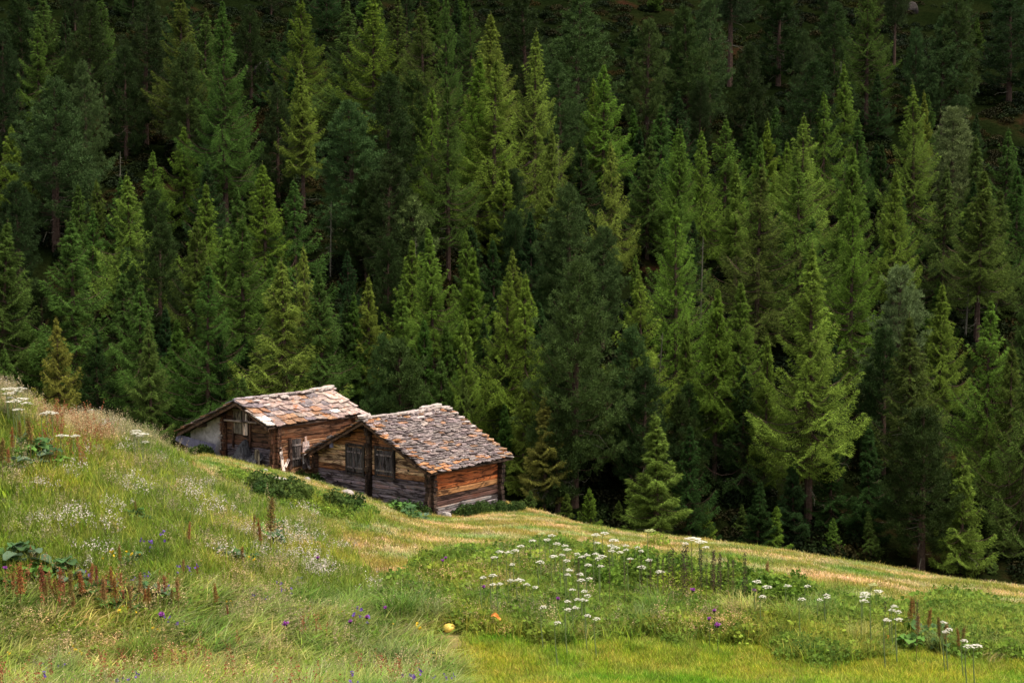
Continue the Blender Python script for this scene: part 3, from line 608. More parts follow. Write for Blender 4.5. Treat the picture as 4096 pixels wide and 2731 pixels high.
# far hut
f2=Frame(275.5,464.5,57)
L2,W2,Y2=4.5,3.15,1.78
ze2=f2.g(267.9,425.4,-.5)[1]-.14+.2*.5; zr2=f2.g(237.3,398.2,-.5)[1]-.18; zl2=zr2-(W2-Y2)*.42
def g2(t,rr):
    if t<.22: return (.17,.15,.17)
    return (.11,.06,.04) if rr.random()<.6 else (.2,.11,.06)
def s2(t,rr): return (.24,.12,.06) if rr.random()<.6 else (.33,.18,.1)
def sc2(x,s,fx,rr):
    q=rr.random()
    if fx>.75: return jit((.34,.255,.22),.22,rr)
    if s>.86 and fx<.55: return jit((.27,.26,.3),.2,rr)
    return jit((.24,.175,.15) if q<.45 else ((.13,.105,.11) if q<.7 else ((.22,.115,.065) if q<.95 else (.58,.52,.48))),.2,rr)
c2=dict(seed=5,gable=g2,side=s2,slab=(.34,.34,.68),scol=sc2,roofmat=M['roof_a'],caps=[],corner=(.12,.06,.035))
for cc in ((4.6,Y2,.8,.45,.10,.1),(3.9,Y2,.7,.4,.07,0),(.3,Y2-.3,.45,.35,.05,.4),(.9,Y2-.2,.4,.3,.05,1.),(1.4,Y2-.15,.35,.35,.05,.3),(.5,Y2-.65,.5,.4,.05,.2),(1.9,Y2-.25,.5,.4,.06,.8)):
    c2['caps'].append((cc[0],cc[1],zr2-abs(cc[1]-Y2)*.5+.17,cc[2],cc[3],cc[4],cc[5]))
hut2=build_hut(f2,L2,W2,Y2,ze2,zr2,zl2,.5,.4,.2,2.5,'log_hut','farther log hut with pale and rust-orange stone slab roof and a plastered lean-to wall',c2)
# plastered wall under the long left slope
m=MB(); z1=zl2-.02; y1=W2+2.25; zt=zl2-2.25*.42-.02
V=[]
n=12
for i in range(n+1):
    y=W2+.02+(y1-W2)*i/n; zz=z1+(zt-z1)*i/n
    for x in (.02,.4):
        V+= [(x+random.uniform(-.01,.01),y,-1.3),(x+random.uniform(-.02,.02),y,(zz-1.3)/2),(x+random.uniform(-.01,.01),y,zz)]
Fa=[]
for i in range(n):
    a=i*6; b=a+6
    for k in (0,1): Fa+=[(a+k,a+k+1,b+k+1,b+k),(a+3+k,b+3+k,b+4+k,a+4+k)]
    Fa.append((a+2,a+5,b+5,b+2))
Fa+=[(0,3,4,1),(1,4,5,2)]; m.add(V,Fa); m.build('plaster_wall',M['plaster'],hut2)
m=MB(); rr=random.Random(9)
for i in range(16): capstone(m,(-.04+rr.uniform(-.04,.04),W2+rr.uniform(-.02,.25),-.3+i*.11),.3,.3,.08,rr.random()*3,jit((.3,.25,.22),.3,rr),rr)
m.build('rubble_edge',M['rock'],hut2)
# loft opening, inner shade painted as a dark panel, two upright boards, frame posts
def quad(px0,py0,px1,py1,fr=f2,x=0):
    a=fr.g(px0,py0,x); b=fr.g(px1,py1,x); return min(a[0],b[0]),min(a[1],b[1]),max(a[0],b[0]),max(a[1],b[1])
Z=lambda zx,zy:(162.5+zx*.08503,362.5+zy*.08503)
y0,z0,y1,z1=quad(*Z(835,525),*Z(1035,850)); m=MB(); m.box((-.012,y0,z0),(.005,y1,z1)); hat=m.build('loft_hatch',M['dark'],hut2)
for (A,B,c) in ((Z(832,530),Z(945,835),(.16,.14,.11)),(Z(952,560),Z(1008,850),(.62,.52,.46))):
    a,b,c_,d=quad(*A,*B); m=MB(); m.box((-.06,a,b),(-.02,c_,d),c,j=.01); m.build('board',M['wood_z'],hat)
for xz in (838,1040):
    a,b,c_,d=quad(*Z(xz-9,560),*Z(xz+12,990)); m=MB(); m.box((-.09,a,b),(-.014,c_,d),(.09,.05,.035),j=.01); m.build('upright_post',M['wood_z'],hut2)
# door on the side wall with a pale leaf
def sq(A,B,fr=f2): 
    a=fr.s(*A); b=fr.s(*B); return min(a[0],b[0]),min(a[1],b[1]),max(a[0],b[0]),max(a[1],b[1])
x0,z0,x1,z1=sq(Z(1510,900),Z(1625,1200)); m=MB()
for i in range(4):
    a=x0+(x1-x0)*i/4; m.box((a+.005,-.05,z0),(x0+(x1-x0)*(i+1)/4-.005,-.015,z1),jit((.08,.07,.07),.3),j=.005)
for zz in (.25,.75): m.box((x0,-.08,z0+(z1-z0)*zz),(x1,-.052,z0+(z1-z0)*zz+.07),(.2,.18,.18),j=.005)
door=m.build('door',M['wood_z'],hut2)
m=MB(); m.box((x0-.16,-.09,z0-.1),(x0-.01,-.012,z1+.05),(.1,.06,.045),j=.01); m.build('door_frame',M['wood_z'],door)
x0,z0,x1,z1=sq(Z(1625,925),Z(1705,1230)); m=MB()
for i in range(3):
    a=x0+(x1-x0)*i/3; m.box((a+.004,-.12,z0),(x0+(x1-x0)*(i+1)/3-.004,-.085,z1+(.2 if i==1 else 0)),jit((.5,.45,.46),.15),j=.006)
for zz in (.2,.8): m.box((x0,-.15,z0+(z1-z0)*zz),(x1,-.122,z0+(z1-z0)*zz+.07),(.5,.45,.45),j=.005)
m.build('door_leaf',M['wood_z'],hut2)
# ---- loose things by the far hut
def placed(name,fr,x,y,label,cat,z=None):
    p=fr.w(x,y,0); zz=gz(p[0],p[1]) if z is None else p[2]+z
    e=empty(name,(p[0],p[1],zz),ANG); tag(e,label,cat); return e,zz-fr.o[2]
ya,za=f2.g(*Z(720,668),-.1); yb,zb_=f2.g(*Z(1122,705),-.1)
m=MB(); m.tube([(0,ya,za),(0,(ya+yb)/2,(za+zb_)/2),(0,yb,zb_)],[.045,.05,.04],8,(.28,.23,.2))
o=m.build('wooden_pole',M['wood_y'],None); p=f2.w(-.14,0,0); o.location=p; o.rotation_euler=(0,0,ANG); tag(o,'grey wooden pole fixed across the boarded loft opening of the farther hut','pole')
def plank(A,B,wd,col,label,xo,dx=.35):
    """plank leaning on the side wall; A foot, B top in the photo"""
    a=f2.s(*A,-dx); b=f2.s(*B,-.12); m=MB()
    P0=Vector((a[0],-dx,a[1]-.1)); P1=Vector((b[0],-.12,b[1])); t=(P1-P0).normalized(); s_=Vector((1,0,0)); s_=(s_-t*s_.dot(t)).normalized()*wd/2; n_=t.cross(s_).normalized()*.018
    m.add([P0-s_-n_,P0+s_-n_,P1+s_-n_,P1-s_-n_,P0-s_+n_,P0+s_+n_,P1+s_+n_,P1-s_+n_],[(0,1,2,3),(4,7,6,5),(0,4,5,1),(2,6,7,3),(1,5,6,2),(0,3,7,4)],col)
    o=m.build('plank',M['wood_z'],None); o.location=f2.o; o.rotation_euler=(0,0,ANG); tag(o,label,'plank')
plank(Z(1425,1240),Z(1382,975),.14,(.6,.53,.49),'long pale plank leaning on the side wall of the farther hut',0,.45)
plank(Z(1440,1195),Z(1485,1130),.12,(.52,.45,.42),'short pale plank lying askew beside the long leaning plank',0,.4)
plank(Z(1735,1215),Z(1680,1130),.12,(.5,.45,.45),'pale plank propped against the light door leaf of the farther hut',0,.35)
# corrugated sheet
a=f2.g(*Z(175,835),-.35); b=f2.g(*Z(625,955),-.35); m=MB(); n=60; V=[]
lowa=-.95; 
for i in range(n+1):
    t=i/n; y=a[0]+(b[0]-a[0])*t; zt=a[1]+(b[1]-a[1])*t; h=.25+.42*t
    for k in range(2): V.append((-.35+.02*math.sin(i*1.9)-(.12 if k==0 else 0),y,zt-(h if k==0 else 0)))
m.add(V,[(2*i,2*i+1,2*i+3,2*i+2) for i in range(n)]); o=m.build('corrugated_sheet',M['sheet'],None); o.location=f2.o; o.rotation_euler=(0,0,ANG)
sm=o.modifiers.new('solid','SOLIDIFY'); sm.thickness=.006
tag(o,'grey-violet corrugated sheet leaning along the plastered wall of the farther hut','corrugated sheet')
# tarpaulin over a heap
import bmesh
def tarp():
    A=f2.g(*Z(860,910),-.7); base=f2.g(*Z(760,1120),-.7); e=f2.g(*Z(1080,1180),-.7)
    bm=bmesh.new(); bmesh.ops.create_grid(bm,x_segments=34,y_segments=26,size=1)
    yl,yr_=base[0],e[0]; H0=A[1]; gl=min(base[1],e[1])
    rr=random.Random(3)
    for v in bm.verts:
        u,w=(v.co.x+1)/2,(v.co.y+1)/2       # u along the wall, w outwards
        y=yl+(yr_-yl)*u; pk=math.exp(-((u-.30)/.17)**2); low=.42*math.exp(-((u-.78)/.22)**2)
        top=gl+(H0-gl)*max(pk,low)*(1.0)
        d=w**1.6; z=top*(1-d)+(gl-.15)*d
        z+= .05*math.sin(u*31+w*7)*(w)+.03*math.sin(u*57+w*13)+.025*rr.uniform(-1,1)
        x=-.12-.75*w-.06*math.sin(u*23+w*5)*w+rr.uniform(-.015,.015)
        v.co=(x,y,z)
    me=bpy.data.meshes.new('tarpaulin'); bm.to_mesh(me); bm.free(); me.materials.append(M['tarp'])
    me.polygons.foreach_set('use_smooth',[False]*len(me.polygons))
    o=link('tarpaulin',me); o.location=f2.o; o.rotation_euler=(0,0,ANG); tag(o,'dark grey tarpaulin draped over a heap in front of the farther hut','tarpaulin')
tarp()
a,b,c_,d=quad(*Z(1080,1010),*Z(1132,1200),x=-.5); m=MB(); n=10
V=[(xx,(a+c_)/2+math.cos(w)*(c_-a)/2*(1 if abs(math.sin(w))<.9 else .9),(b-.3 if math.sin(w)<0 else d-.12+.12*math.sin(w))) for xx in (-.06,0) for w in [2*math.pi*(k+.5)/n for k in range(n)]]
m.add(V,[tuple(range(n-1,-1,-1)),tuple(range(n,2*n))]+[(k,(k+1)%n,n+(k+1)%n,n+k) for k in range(n)],(.22,.19,.14)); o=m.build('slab_board',M['wood_z'],None)
o.location=f2.w(-.45,0,0); o.rotation_euler=(0,0,ANG); tag(o,'round-topped mossy upright board beside the tarpaulin at the farther hut','board')
# ------------------------------------------------------------------ meadow growth
def blades(n,r,h0,h1,w,bend,lean=0,col=(.08,.14,.02),cv=.25,seg=3,seed=0,tipcol=None,wind=None):
    g=np.random.default_rng(seed); a=g.random(n)*6.283; q=np.sqrt(g.random(n))*r; p=np.stack([q*np.cos(a),q*np.sin(a),np.zeros(n)],-1)
    H=g.uniform(h0,h1,n); az=g.random(n)*6.283 if wind is None else wind+g.normal(size=n)*.6
    d=np.stack([np.cos(az),np.sin(az),np.zeros(n)],-1); bd=g.uniform(.3,1,n)*bend+lean
    sd=np.stack([-np.sin(az+g.normal(size=n)*.7),np.cos(az),np.zeros(n)],-1); sd=nz(sd)
    F=[]; T=[]; prev=None
    base=np.array(col)*g.uniform(1-cv,1+cv,(n,1))*(1+g.uniform(-.15,.15,(n,3)))
    for i in range(seg+1):
        t=i/seg; c=p+np.array([0,0,1.])*(H*t*(1-.5*bd*t))[:,None]+d*(H*bd*t*t)[:,None]; ww=w*(1-t**1.5)*.5+.0006
        L=c-sd*ww; Rr=c+sd*ww
        if prev is not None: F.append(np.stack([prev[0],prev[1],Rr,L],1)); T.append(base if tipcol is None or i<seg else base*.5+np.array(tipcol)*.5)
        prev=(L,Rr)
    return np.concatenate(F),np.concatenate(T)
def quads_at(c,size,col,g,cv=.15,flat=0):
    n=len(c)
    if flat>.6:
        a=g.random(n)*6.283; t1=g.normal(size=(n,2))*(1-flat); s=(size*g.uniform(.6,1.3,n))[:,None]; u=np.stack([np.cos(a),np.sin(a),t1[:,0]],-1); v=np.stack([-np.sin(a),np.cos(a),t1[:,1]],-1)
        return np.stack([c-u*s-v*s,c+u*s-v*s,c+u*s+v*s,c-u*s+v*s],1),np.array(col)*g.uniform(1-cv,1+cv,(n,1))
    u=nz(g.normal(size=(n,3))*[1,1,1-flat]); v=nz(np.cross(u,g.normal(size=(n,3))*[1-flat,1-flat,1]+[0,0,flat])); s=(size*g.uniform(.6,1.3,n))[:,None]
    return np.stack([c-u*s-v*s,c+u*s-v*s,c+u*s+v*s,c-u*s+v*s],1),np.array(col)*g.uniform(1-cv,1+cv,(n,1))
def proto(name,parts,mat):
    me=tri_mesh(name,np.concatenate([p[0] for p in parts]),mat,np.concatenate([p[1] for p in parts]),4)
    return bpy.data.objects.new(name,me)
def stems(n,r,h0,h1,w,bend,col,seed,head=None,hcol=None,hn=8,hs=.008,spread=.05,hl=.12,flat=0):
    """thin stalks with loose small heads"""
    g=np.random.default_rng(seed); F,T=blades(n,r,h0,h1,w,bend,0,col,.2,3,seed); k=n
    tip=F[-n:][:,2:4].mean(1); prev=F[-n:][:,0:2].mean(1); ax=nz(tip-prev)
    c=np.repeat(tip,hn,0)-np.repeat(ax,hn,0)*(g.random(n*hn)*hl)[:,None]+g.normal(size=(n*hn,3))*spread*(.5+g.random((n*hn,1)))
    Q,QT=quads_at(c,hs,hcol,g,.2,flat); return [(F,T),(Q,QT)]
GR=(.085,.16,.02); 
def S(*x): return x
PRO={}
def pcoll(name,obs):
    c=bpy.data.collections.new(name)
    for o in obs: c.objects.link(o)
    PRO[name]=c; return c
pcoll('p_short',[proto(f'cut_tuft_{i}',[blades(70,.2,.03,.10,.006,.9,0,c,.35,2,i)],M['hay']) for i,c in enumerate([(.21,.23,.045),(.26,.25,.07),(.16,.22,.03),(.25,.25,.07)])])
pcoll('p_straw',[proto(f'straw_tuft_{i}',[blades(60,.2,.02,.08,.007,1.1,0,c,.4,2,i+7)],M['hay']) for i,c in enumerate([(.44,.38,.20),(.37,.33,.15),(.50,.43,.27),(.32,.29,.12)])])
pcoll('p_bright',[proto(f'fresh_tuft_{i}',[blades(80,.2,.05,.15,.006,.6,0,c,.3,2,20+i)],M['hay']) for i,c in enumerate([(.19,.30,.025),(.25,.33,.035),(.16,.27,.02),(.29,.33,.06)])])
pcoll('p_lush',[proto(f'green_tuft_{i}',[blades(42,.22,.14,.34,.013,.7,0,c,.45,3,40+i,(.2,.22,.06))],M['grass']) for i,c in enumerate([(.17,.26,.024),(.12,.21,.02),(.20,.29,.028),(.25,.30,.05)])])
pcoll('p_laid',[proto(f'bent_tuft_{i}',[blades(34,.25,.22,.45,.017,1.15,.2,c,.55,4,60+i,(.22,.23,.08),wind=.2)],M['grass']) for i,c in enumerate([(.13,.22,.028),(.19,.25,.045),(.32,.33,.14),(.24,.27,.08),(.17,.26,.05)])])
pcoll('p_seed',[proto(f'seed_stalk_{i}',stems(16,.3,.3,.58,.0035,.35,(.22,.2,.09),80+i,hcol=(.40,.33,.2),hn=14,hs=.0065,spread=.02,hl=.2),M['grass']) for i in range(3)])
pcoll('p_white',[proto(f'white_flower_{i}',stems(22,.28,.3,.5,.003,.3,(.12,.17,.05),90+i,hcol=(.55,.48,.42),hn=9,hs=.008,spread=.03,hl=.12),M['flower']) for i in range(3)])
def leafy(n,r,h,size,col,seed,flat=.5):
    g=np.random.default_rng(seed); a=g.random(n)*6.283; q=np.sqrt(g.random(n))*r; c=np.stack([q*np.cos(a),q*np.sin(a),g.random(n)**.6*h*(1-(q/r)**2*.6)],-1)
    return quads_at(c,size,col,g,.35,flat)
pcoll('p_weed',[proto(f'leafy_weed_{i}',[leafy(85,.25,.32,.022,c,100+i),blades(45,.22,.2,.42,.009,.7,0,(.17,.23,.04),.45,3,110+i)],M['grass']) for i,c in enumerate([(.11,.19,.028),(.15,.24,.035),(.08,.15,.022)])])
pcoll('p_nettle',[proto(f'dark_nettle_{i}',[leafy(170,.26,.55,.026,c,120+i,.3)],M['grass']) for i,c in enumerate([(.035,.065,.016),(.045,.085,.02)])])
pcoll('p_violet',[proto('violet_flower',stems(7,.2,.25,.42,.003,.3,(.1,.15,.05),130,hcol=(.16,.08,.35),hn=5,hs=.012,spread=.012,hl=.05),M['flower']),
                 proto('yellow_flower',stems(4,.2,.2,.35,.003,.3,(.1,.15,.05),131,hcol=(.6,.4,.03),hn=3,hs=.012,spread=.01,hl=.02),M['flower'])])
pcoll('p_red',[proto('red_sorrel',stems(9,.25,.4,.65,.004,.25,(.24,.12,.05),133,hcol=(.27,.10,.05),hn=26,hs=.007,spread=.012,hl=.28),M['flower'])])
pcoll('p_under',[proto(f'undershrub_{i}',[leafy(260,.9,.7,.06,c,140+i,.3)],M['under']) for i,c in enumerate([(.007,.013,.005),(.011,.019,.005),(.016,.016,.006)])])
pcoll('p_nettle2',[proto(f'leafy_nettle_{i}',[leafy(200,.26,.5,.021,c,160+i,.4)],M['grass']) for i,c in enumerate([(.09,.165,.022),(.12,.20,.028),(.07,.135,.02)])])
def scatter(name,coll,P,sc,kind_label,cat,tilt=.15,rz=None):
    """one stuff object: clumps instanced on its own points"""
    n=len(P); me=bpy.data.meshes.new(name); me.vertices.add(n); me.vertices.foreach_set('co',P.astype(np.float32).ravel())
    g=np.random.default_rng(len(name)+n)
    a=me.attributes.new('sc','FLOAT','POINT'); a.data.foreach_set('value',(sc*g.uniform(.7,1.35,n)).astype(np.float32))
    rot=np.stack([g.normal(size=n)*tilt,g.normal(size=n)*tilt,g.random(n)*6.283 if rz is None else rz+g.normal(size=n)*.7],-1).astype(np.float32)
    a=me.attributes.new('rt','FLOAT_VECTOR','POINT'); a.data.foreach_set('vector',rot.ravel())
    k=len(coll.objects); a=me.attributes.new('ix','INT','POINT'); a.data.foreach_set('value',g.integers(0,k,n).astype(np.int32)); me.update()
    ob=link(name,me); ng=bpy.data.node_groups.new(name,'GeometryNodeTree')
    ng.interface.new_socket('Geometry',in_out='INPUT',socket_type='NodeSocketGeometry'); ng.interface.new_socket('Geometry',in_out='OUTPUT',socket_type='NodeSocketGeometry')
    gi=ng.nodes.new('NodeGroupInput'); go=ng.nodes.new('NodeGroupOutput'); mp=ng.nodes.new('GeometryNodeMeshToPoints'); ip=ng.nodes.new('GeometryNodeInstanceOnPoints')
    ci=ng.nodes.new('GeometryNodeCollectionInfo'); ci.inputs['Collection'].default_value=coll; ci.inputs['Separate Children'].default_value=True; ci.inputs['Reset Children'].default_value=True
    def at(nm,t):
        q=ng.nodes.new('GeometryNodeInputNamedAttribute'); q.data_type=t; q.inputs[0].default_value=nm; return q.outputs[0]
    L=ng.links.new; L(gi.outputs[0],mp.inputs[0]); L(mp.outputs[0],ip.inputs['Points']); L(ci.outputs[0],ip.inputs['Instance']); ip.inputs['Pick Instance'].default_value=True
    L(at('ix','INT'),ip.inputs['Instance Index']); L(at('rt','FLOAT_VECTOR'),ip.inputs['Rotation']); L(at('sc','FLOAT'),ip.inputs['Scale']); L(ip.outputs[0],go.inputs[0])
    md=ob.modifiers.new('scatter','NODES'); md.node_group=ng; tag(ob,kind_label,cat,kind='stuff'); return ob
# candidate points over the meadow, with the photo position of their foot
g=np.random.default_rng(77)
def cand(n,y0,y1,pw=1.0,wid=.43):
    y=(y0**pw+(y1**pw-y0**pw)*g.random(n))**(1/pw); x=g.uniform(-wid,wid,n)*(y+2); z=meadow(x,y)
    px,py=proj((x,y,z)); return np.stack([x,y,z],-1),px,py
IP=lambda px,*pts: np.interp(px,[p[0] for p in pts],[p[1] for p in pts])
def zones(P,px,py):
    j=8*wob(P[:,0],P[:,1],3,2)+3*g.normal(size=len(px))
    bot=IP(px,(0,592),(200,592),(330,598),(430,628),(520,634),(700,645),(900,656),(1100,664))          # front edge of the weed strip
    top=IP(px,(380,600),(430,572),(480,560),(560,562),(650,572),(780,598),(850,615),(1024,622))      # back edge of the weed strip
    hay=IP(px,(0,300),(172,458),(200,478),(235,495),(270,512),(330,535),(385,600),(400,640))         # lush hill lies left/below this line
    a=np.full(len(px),'short',dtype=object)
    a[(py+j*.6>hay)&(px<400)]='lush'
    a[(px>375)&(py+j*1.4>top)&(py+j*1.1<bot)]='weed'
    a[(py+j*1.1>=bot)&(px>400)]='bright'
    a[(py+j>=bot)&(px<=430+j*4)]='laid'
    y=P[:,1]; a[(y>59)&(px>460)]='short'
    st=(wob(P[:,0]*.35,P[:,1],2.2,3)+.7*wob(P[:,0],P[:,1],1.3,1)+g.normal(size=len(px))*.35)>.05; a[(a=='short')&st]='straw'
    return a
def pick(mask,P): return P[mask]
inhut=lambda P:(lambda ok:ok)(np.array([any((-.1<(p[:2]-f.o[:2])@f.X[:2]<L) and (-.1<(p[:2]-f.o[:2])@f.Y[:2]<Wd) for f,L,Wd in ((f1,L1,W1),(f2,L2,W2+2.2))) for p in P]) if len(P) else np.zeros(0,bool))
P,px,py=cand(95000,18,66,1.2); vis=(py<720)&(px>-30)&(px<1060); P,px,py=P[vis],px[vis],py[vis]
for Y in np.arange(14,40,.1):
    gp=W(448.5,631,Y)
    if gp[2]<=meadow(gp[0],Y)+.05: break
u_=gp[:2]/np.linalg.norm(gp[:2]); dv=P[:,:2]-gp[:2]; al=dv@u_; ac=np.abs(dv@np.array([-u_[1],u_[0]]))
ok=~((al<.2)&(al>-1.9)&(ac<.30)); P,px,py=P[ok],px[ok],py[ok]
h=np.zeros(len(P),bool); near=P[:,1]>50; h[near]=inhut(P[near]); P,px,py=P[~h],px[~h],py[~h]
Z0=zones(P,px,py); far=np.clip(P[:,1]/25,1,1.35); far[Z0=='lush']=1.0
for nm,zn,lab,cat,ti in (('cut_grass','short','short dry mown grass on the slope around the huts','grass',.1),('hay_stubble','straw','straw coloured dry stubble between the green on the mown slope','grass',.1),('fresh_grass','bright','bright short grass along the bottom edge','grass',.12),
    ('tall_grass','lush','lush green tall grass on the left hill','grass',.15),('bent_grass','laid','pale bent grass in the lower left corner','grass',.12),('meadow_weeds','weed','leafy green weeds in the uncut strip','weeds',.15)):
    mk=(Z0==zn)&((g.random(len(P))<(.62 if zn=='laid' else .5)) if zn in('laid','weed') else True); scatter(nm,PRO[{'short':'p_short','straw':'p_straw','bright':'p_bright','lush':'p_lush','laid':'p_laid','weed':'p_weed'}[zn]],P[mk],far[mk],lab,cat,ti,rz=.3 if zn=='laid' else None)
# lush grass mixed into the weed strip and ragged green patches in the cut grass
mk=((Z0=='weed')&(g.random(len(P))<.8))|((Z0=='bright')&(py<660)&(g.random(len(P))<.12)); pat=(Z0=='short')&(wob(P[:,0],P[:,1],5,3)+wob(P[:,0],P[:,1],1.6,1)*.6>.75)&(P[:,1]<58)
mk|=pat&(g.random(len(P))<.5); scatter('mixed_grass',PRO['p_lush'],P[mk],np.where(Z0[mk]=='weed',1.15,.55)*1.0,'tufts of taller grass among the weeds and cut grass','grass')
mk=(Z0=='weed')&(wob(P[:,0],P[:,1],3,7)>.1)&(g.random(len(P))<.6); scatter('arching_grass',PRO['p_laid'],P[mk],.9,'arching pale grass leaning over the weedy strip','grass',.12,rz=.3)
mk=(Z0=='bright')&(wob(P[:,0],P[:,1],2.2,4)>.35)&(g.random(len(P))<.6); scatter('dry_cut_grass',PRO['p_short'],P[mk],1.1,'straw coloured cut grass patches along the bottom edge','grass')
w1=wob(P[:,0],P[:,1],6,5)
lushm=(Z0=='lush'); crest=(py<IP(px,(0,425),(100,450),(180,455)))&(px<182)
mk=(lushm&(w1>.05)&(g.random(len(P))<.012)&(px>60))|(lushm&(g.random(len(P))<.006)); scatter('white_flowers',PRO['p_white'],P[mk],.95,'haze of tiny white flowers over the left hill','flowers')
mk=(lushm&crest&(g.random(len(P))<.3))|(lushm&(g.random(len(P))<.03))|((Z0=='laid')&(g.random(len(P))<.025))|((Z0=='weed')&(px<760)&(g.random(len(P))<.05))|((px>225)&(px<300)&(py>570)&(py<640)&(g.random(len(P))<.12))
scatter('seed_heads',PRO['p_seed'],P[mk],.9,'airy pale grass seed heads','grass')
mk=((Z0=='laid')|((Z0=='lush')&(py>560)))&(g.random(len(P))<.007); scatter('small_wildflowers',PRO['p_violet'],P[mk],1.0,'tiny violet and yellow wildflowers in the grass','flowers')
mk=(px>40)&(px<110)&(py>425)&(py<475)&(g.random(len(P))<.05)|((Z0=='laid')&(g.random(len(P))<.006)); scatter('sorrel',PRO['p_red'],P[mk],1.0,'fine reddish sorrel stalks in the grass','sorrel')
mk=(Z0=='laid')&(wob(P[:,0],P[:,1],1.8,2)>-.2)&(g.random(len(P))<.45); scatter('low_leaves',PRO['p_weed'],P[mk],.75,'low green leaves under the bent grass','weeds')
mk=(px>585)&(px<800)&(np.abs(py-(598+(px-690)*.10))<11+11*wob(P[:,0],P[:,1],1.8))&(g.random(len(P))<.3)
scatter('leafy_growth',PRO['p_nettle2'],P[mk],1.15,'dense leafy green growth under the dark whorled plants','weeds',.15)
# rough green bank and nettles by the huts
def blob(n,cx,cy,rx,ry):
    out=[]
    while len(out)<n:
        a,b=g.uniform(-1,1,2)
        if a*a+b*b<1:
            qx,qy=cx+a*rx,cy+b*ry
            for y in np.arange(36,62,.25):
                p=W(qx,qy,y)
                if meadow(p[0],y)>=p[2]: break
            p[2]=meadow(p[0],p[1]); out.append(p)
    return np.array(out)
Q=np.concatenate([blob(230,288,503,36,12),blob(90,345,514,28,7),blob(60,240,482,20,6)]); scatter('rough_bank_growth',PRO['p_weed'],Q,.9,'rough green growth on the bank in front of the near hut','weeds',.2)
Q=np.concatenate([blob(70,285,503,26,8),blob(26,262,496,10,5),blob(22,345,512,16,5)]); scatter('bank_nettles',PRO['p_nettle'],Q,1.0,'dark leafy clumps on the bank before the near hut','weeds',.15)
Q=np.concatenate([blob(60,270,497,22,9),blob(40,318,503,18,8),blob(24,362,522,10,6)]); scatter('tall_bank_grass',PRO['p_lush'],Q,1.2,'taller grass tufts on the bank before the near hut','grass',.2)
hn=np.array([f1.w(x,y,0) for x,y in [(g.uniform(.9,4.9),g.uniform(-.95,-.15)) for _ in range(85)]]+[f1.w(-g.uniform(.15,.9),g.uniform(-.3,1.6),0) for _ in range(16)])
hn[:,2]=meadow(hn[:,0],hn[:,1]); scatter('nettles',PRO['p_nettle'],hn,.75,'dark nettles at the foot of the near hut','nettles',.15)
hn=np.array([f2.w(-g.uniform(.5,1.3),g.uniform(3.2,5.4),0) for _ in range(90)]+[f1.w(g.uniform(-.6,.3),g.uniform(6.0,7.0),0) for _ in range(50)]); hn[:,2]=meadow(hn[:,0],hn[:,1]); scatter('dark_weeds',PRO['p_nettle'],hn,.8,'dark leafy weeds by the plastered end of the far hut','weeds',.15)
# forest undergrowth
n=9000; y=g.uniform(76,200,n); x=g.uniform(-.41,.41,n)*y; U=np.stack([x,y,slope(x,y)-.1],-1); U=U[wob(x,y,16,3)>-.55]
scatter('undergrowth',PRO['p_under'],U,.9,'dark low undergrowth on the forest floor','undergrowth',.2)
# ------------------------------------------------------------------ countable plants
def on_ground(px,py,hgt):
    """distance at which a tip seen at (px,py) stands hgt above the meadow"""
    for y in np.arange(14,62,.1):
        p=W(px,py,y)
        if p[2]-meadow(p[0],y)<=hgt: break
    p=W(px,py,y); return p[0],y,float(meadow(p[0],y)),float(p[2])
def umbel_mesh(seed,r,green=False):
    g=np.random.default_rng(seed); F=[];T=[]; n=13; tops=[]
    for i in range(n):
        a=i*2.4; q=r*math.sqrt((i+.5)/n); c=np.array([q*math.cos(a),q*math.sin(a),-.25*q*q/r+g.uniform(-.008,.008)]); tops.append(c)
        m=30; cc=c+g.normal(size=(m,3))*[r*.10,r*.10,.003]; f,t=quads_at(cc,.0065,(.42,.44,.2) if green else (.66,.63,.54),g,.1,.75); F.append(f);T.append(t)
    return tri_mesh('umbel',np.concatenate(F),M['flower'],np.concatenate(T),4),tops
UM=[umbel_mesh(200+i,.10) for i in range(4)]+[umbel_mesh(210,.10,True)]
def stem_mesh(i,h,tops,bendx):
    m=MB(); P=[(bendx*(1-z/h)**2*.1-bendx*.1,0,z-h) for z in (0,h*.5,h*.8,h-.10)]
    m.tube([(p[0]*1.0,0,p[2]) for p in P],[.011,.009,.007,.006],5,(.16,.2,.08))
    for c in tops[::2]: m.tube([(P[-1][0],0,P[-1][2]),tuple(c)],[.003,.002],3,(.2,.24,.1))
    return m.mesh('stem',M['leaf'])
UL={'c6':(450,487.5,.12455),'c7':(700,475,.13776),'c3':(0,362.5,.1063),'c4':(0,512.5,.1086),'c5':(225,475,.1325),'c2':(300,395,.0957)}
def pts(s): 
    out=[]
    for l in s.split('|'):
        w=l.split(); o=UL[w[0]]
        for q in w[1:]:
            v=[float(a) for a in q.split(',')]; out.append((o[0]+v[0]*o[2],o[1]+v[1]*o[2],[a*o[2] for a in v[2:]],w[0],v))
    return out
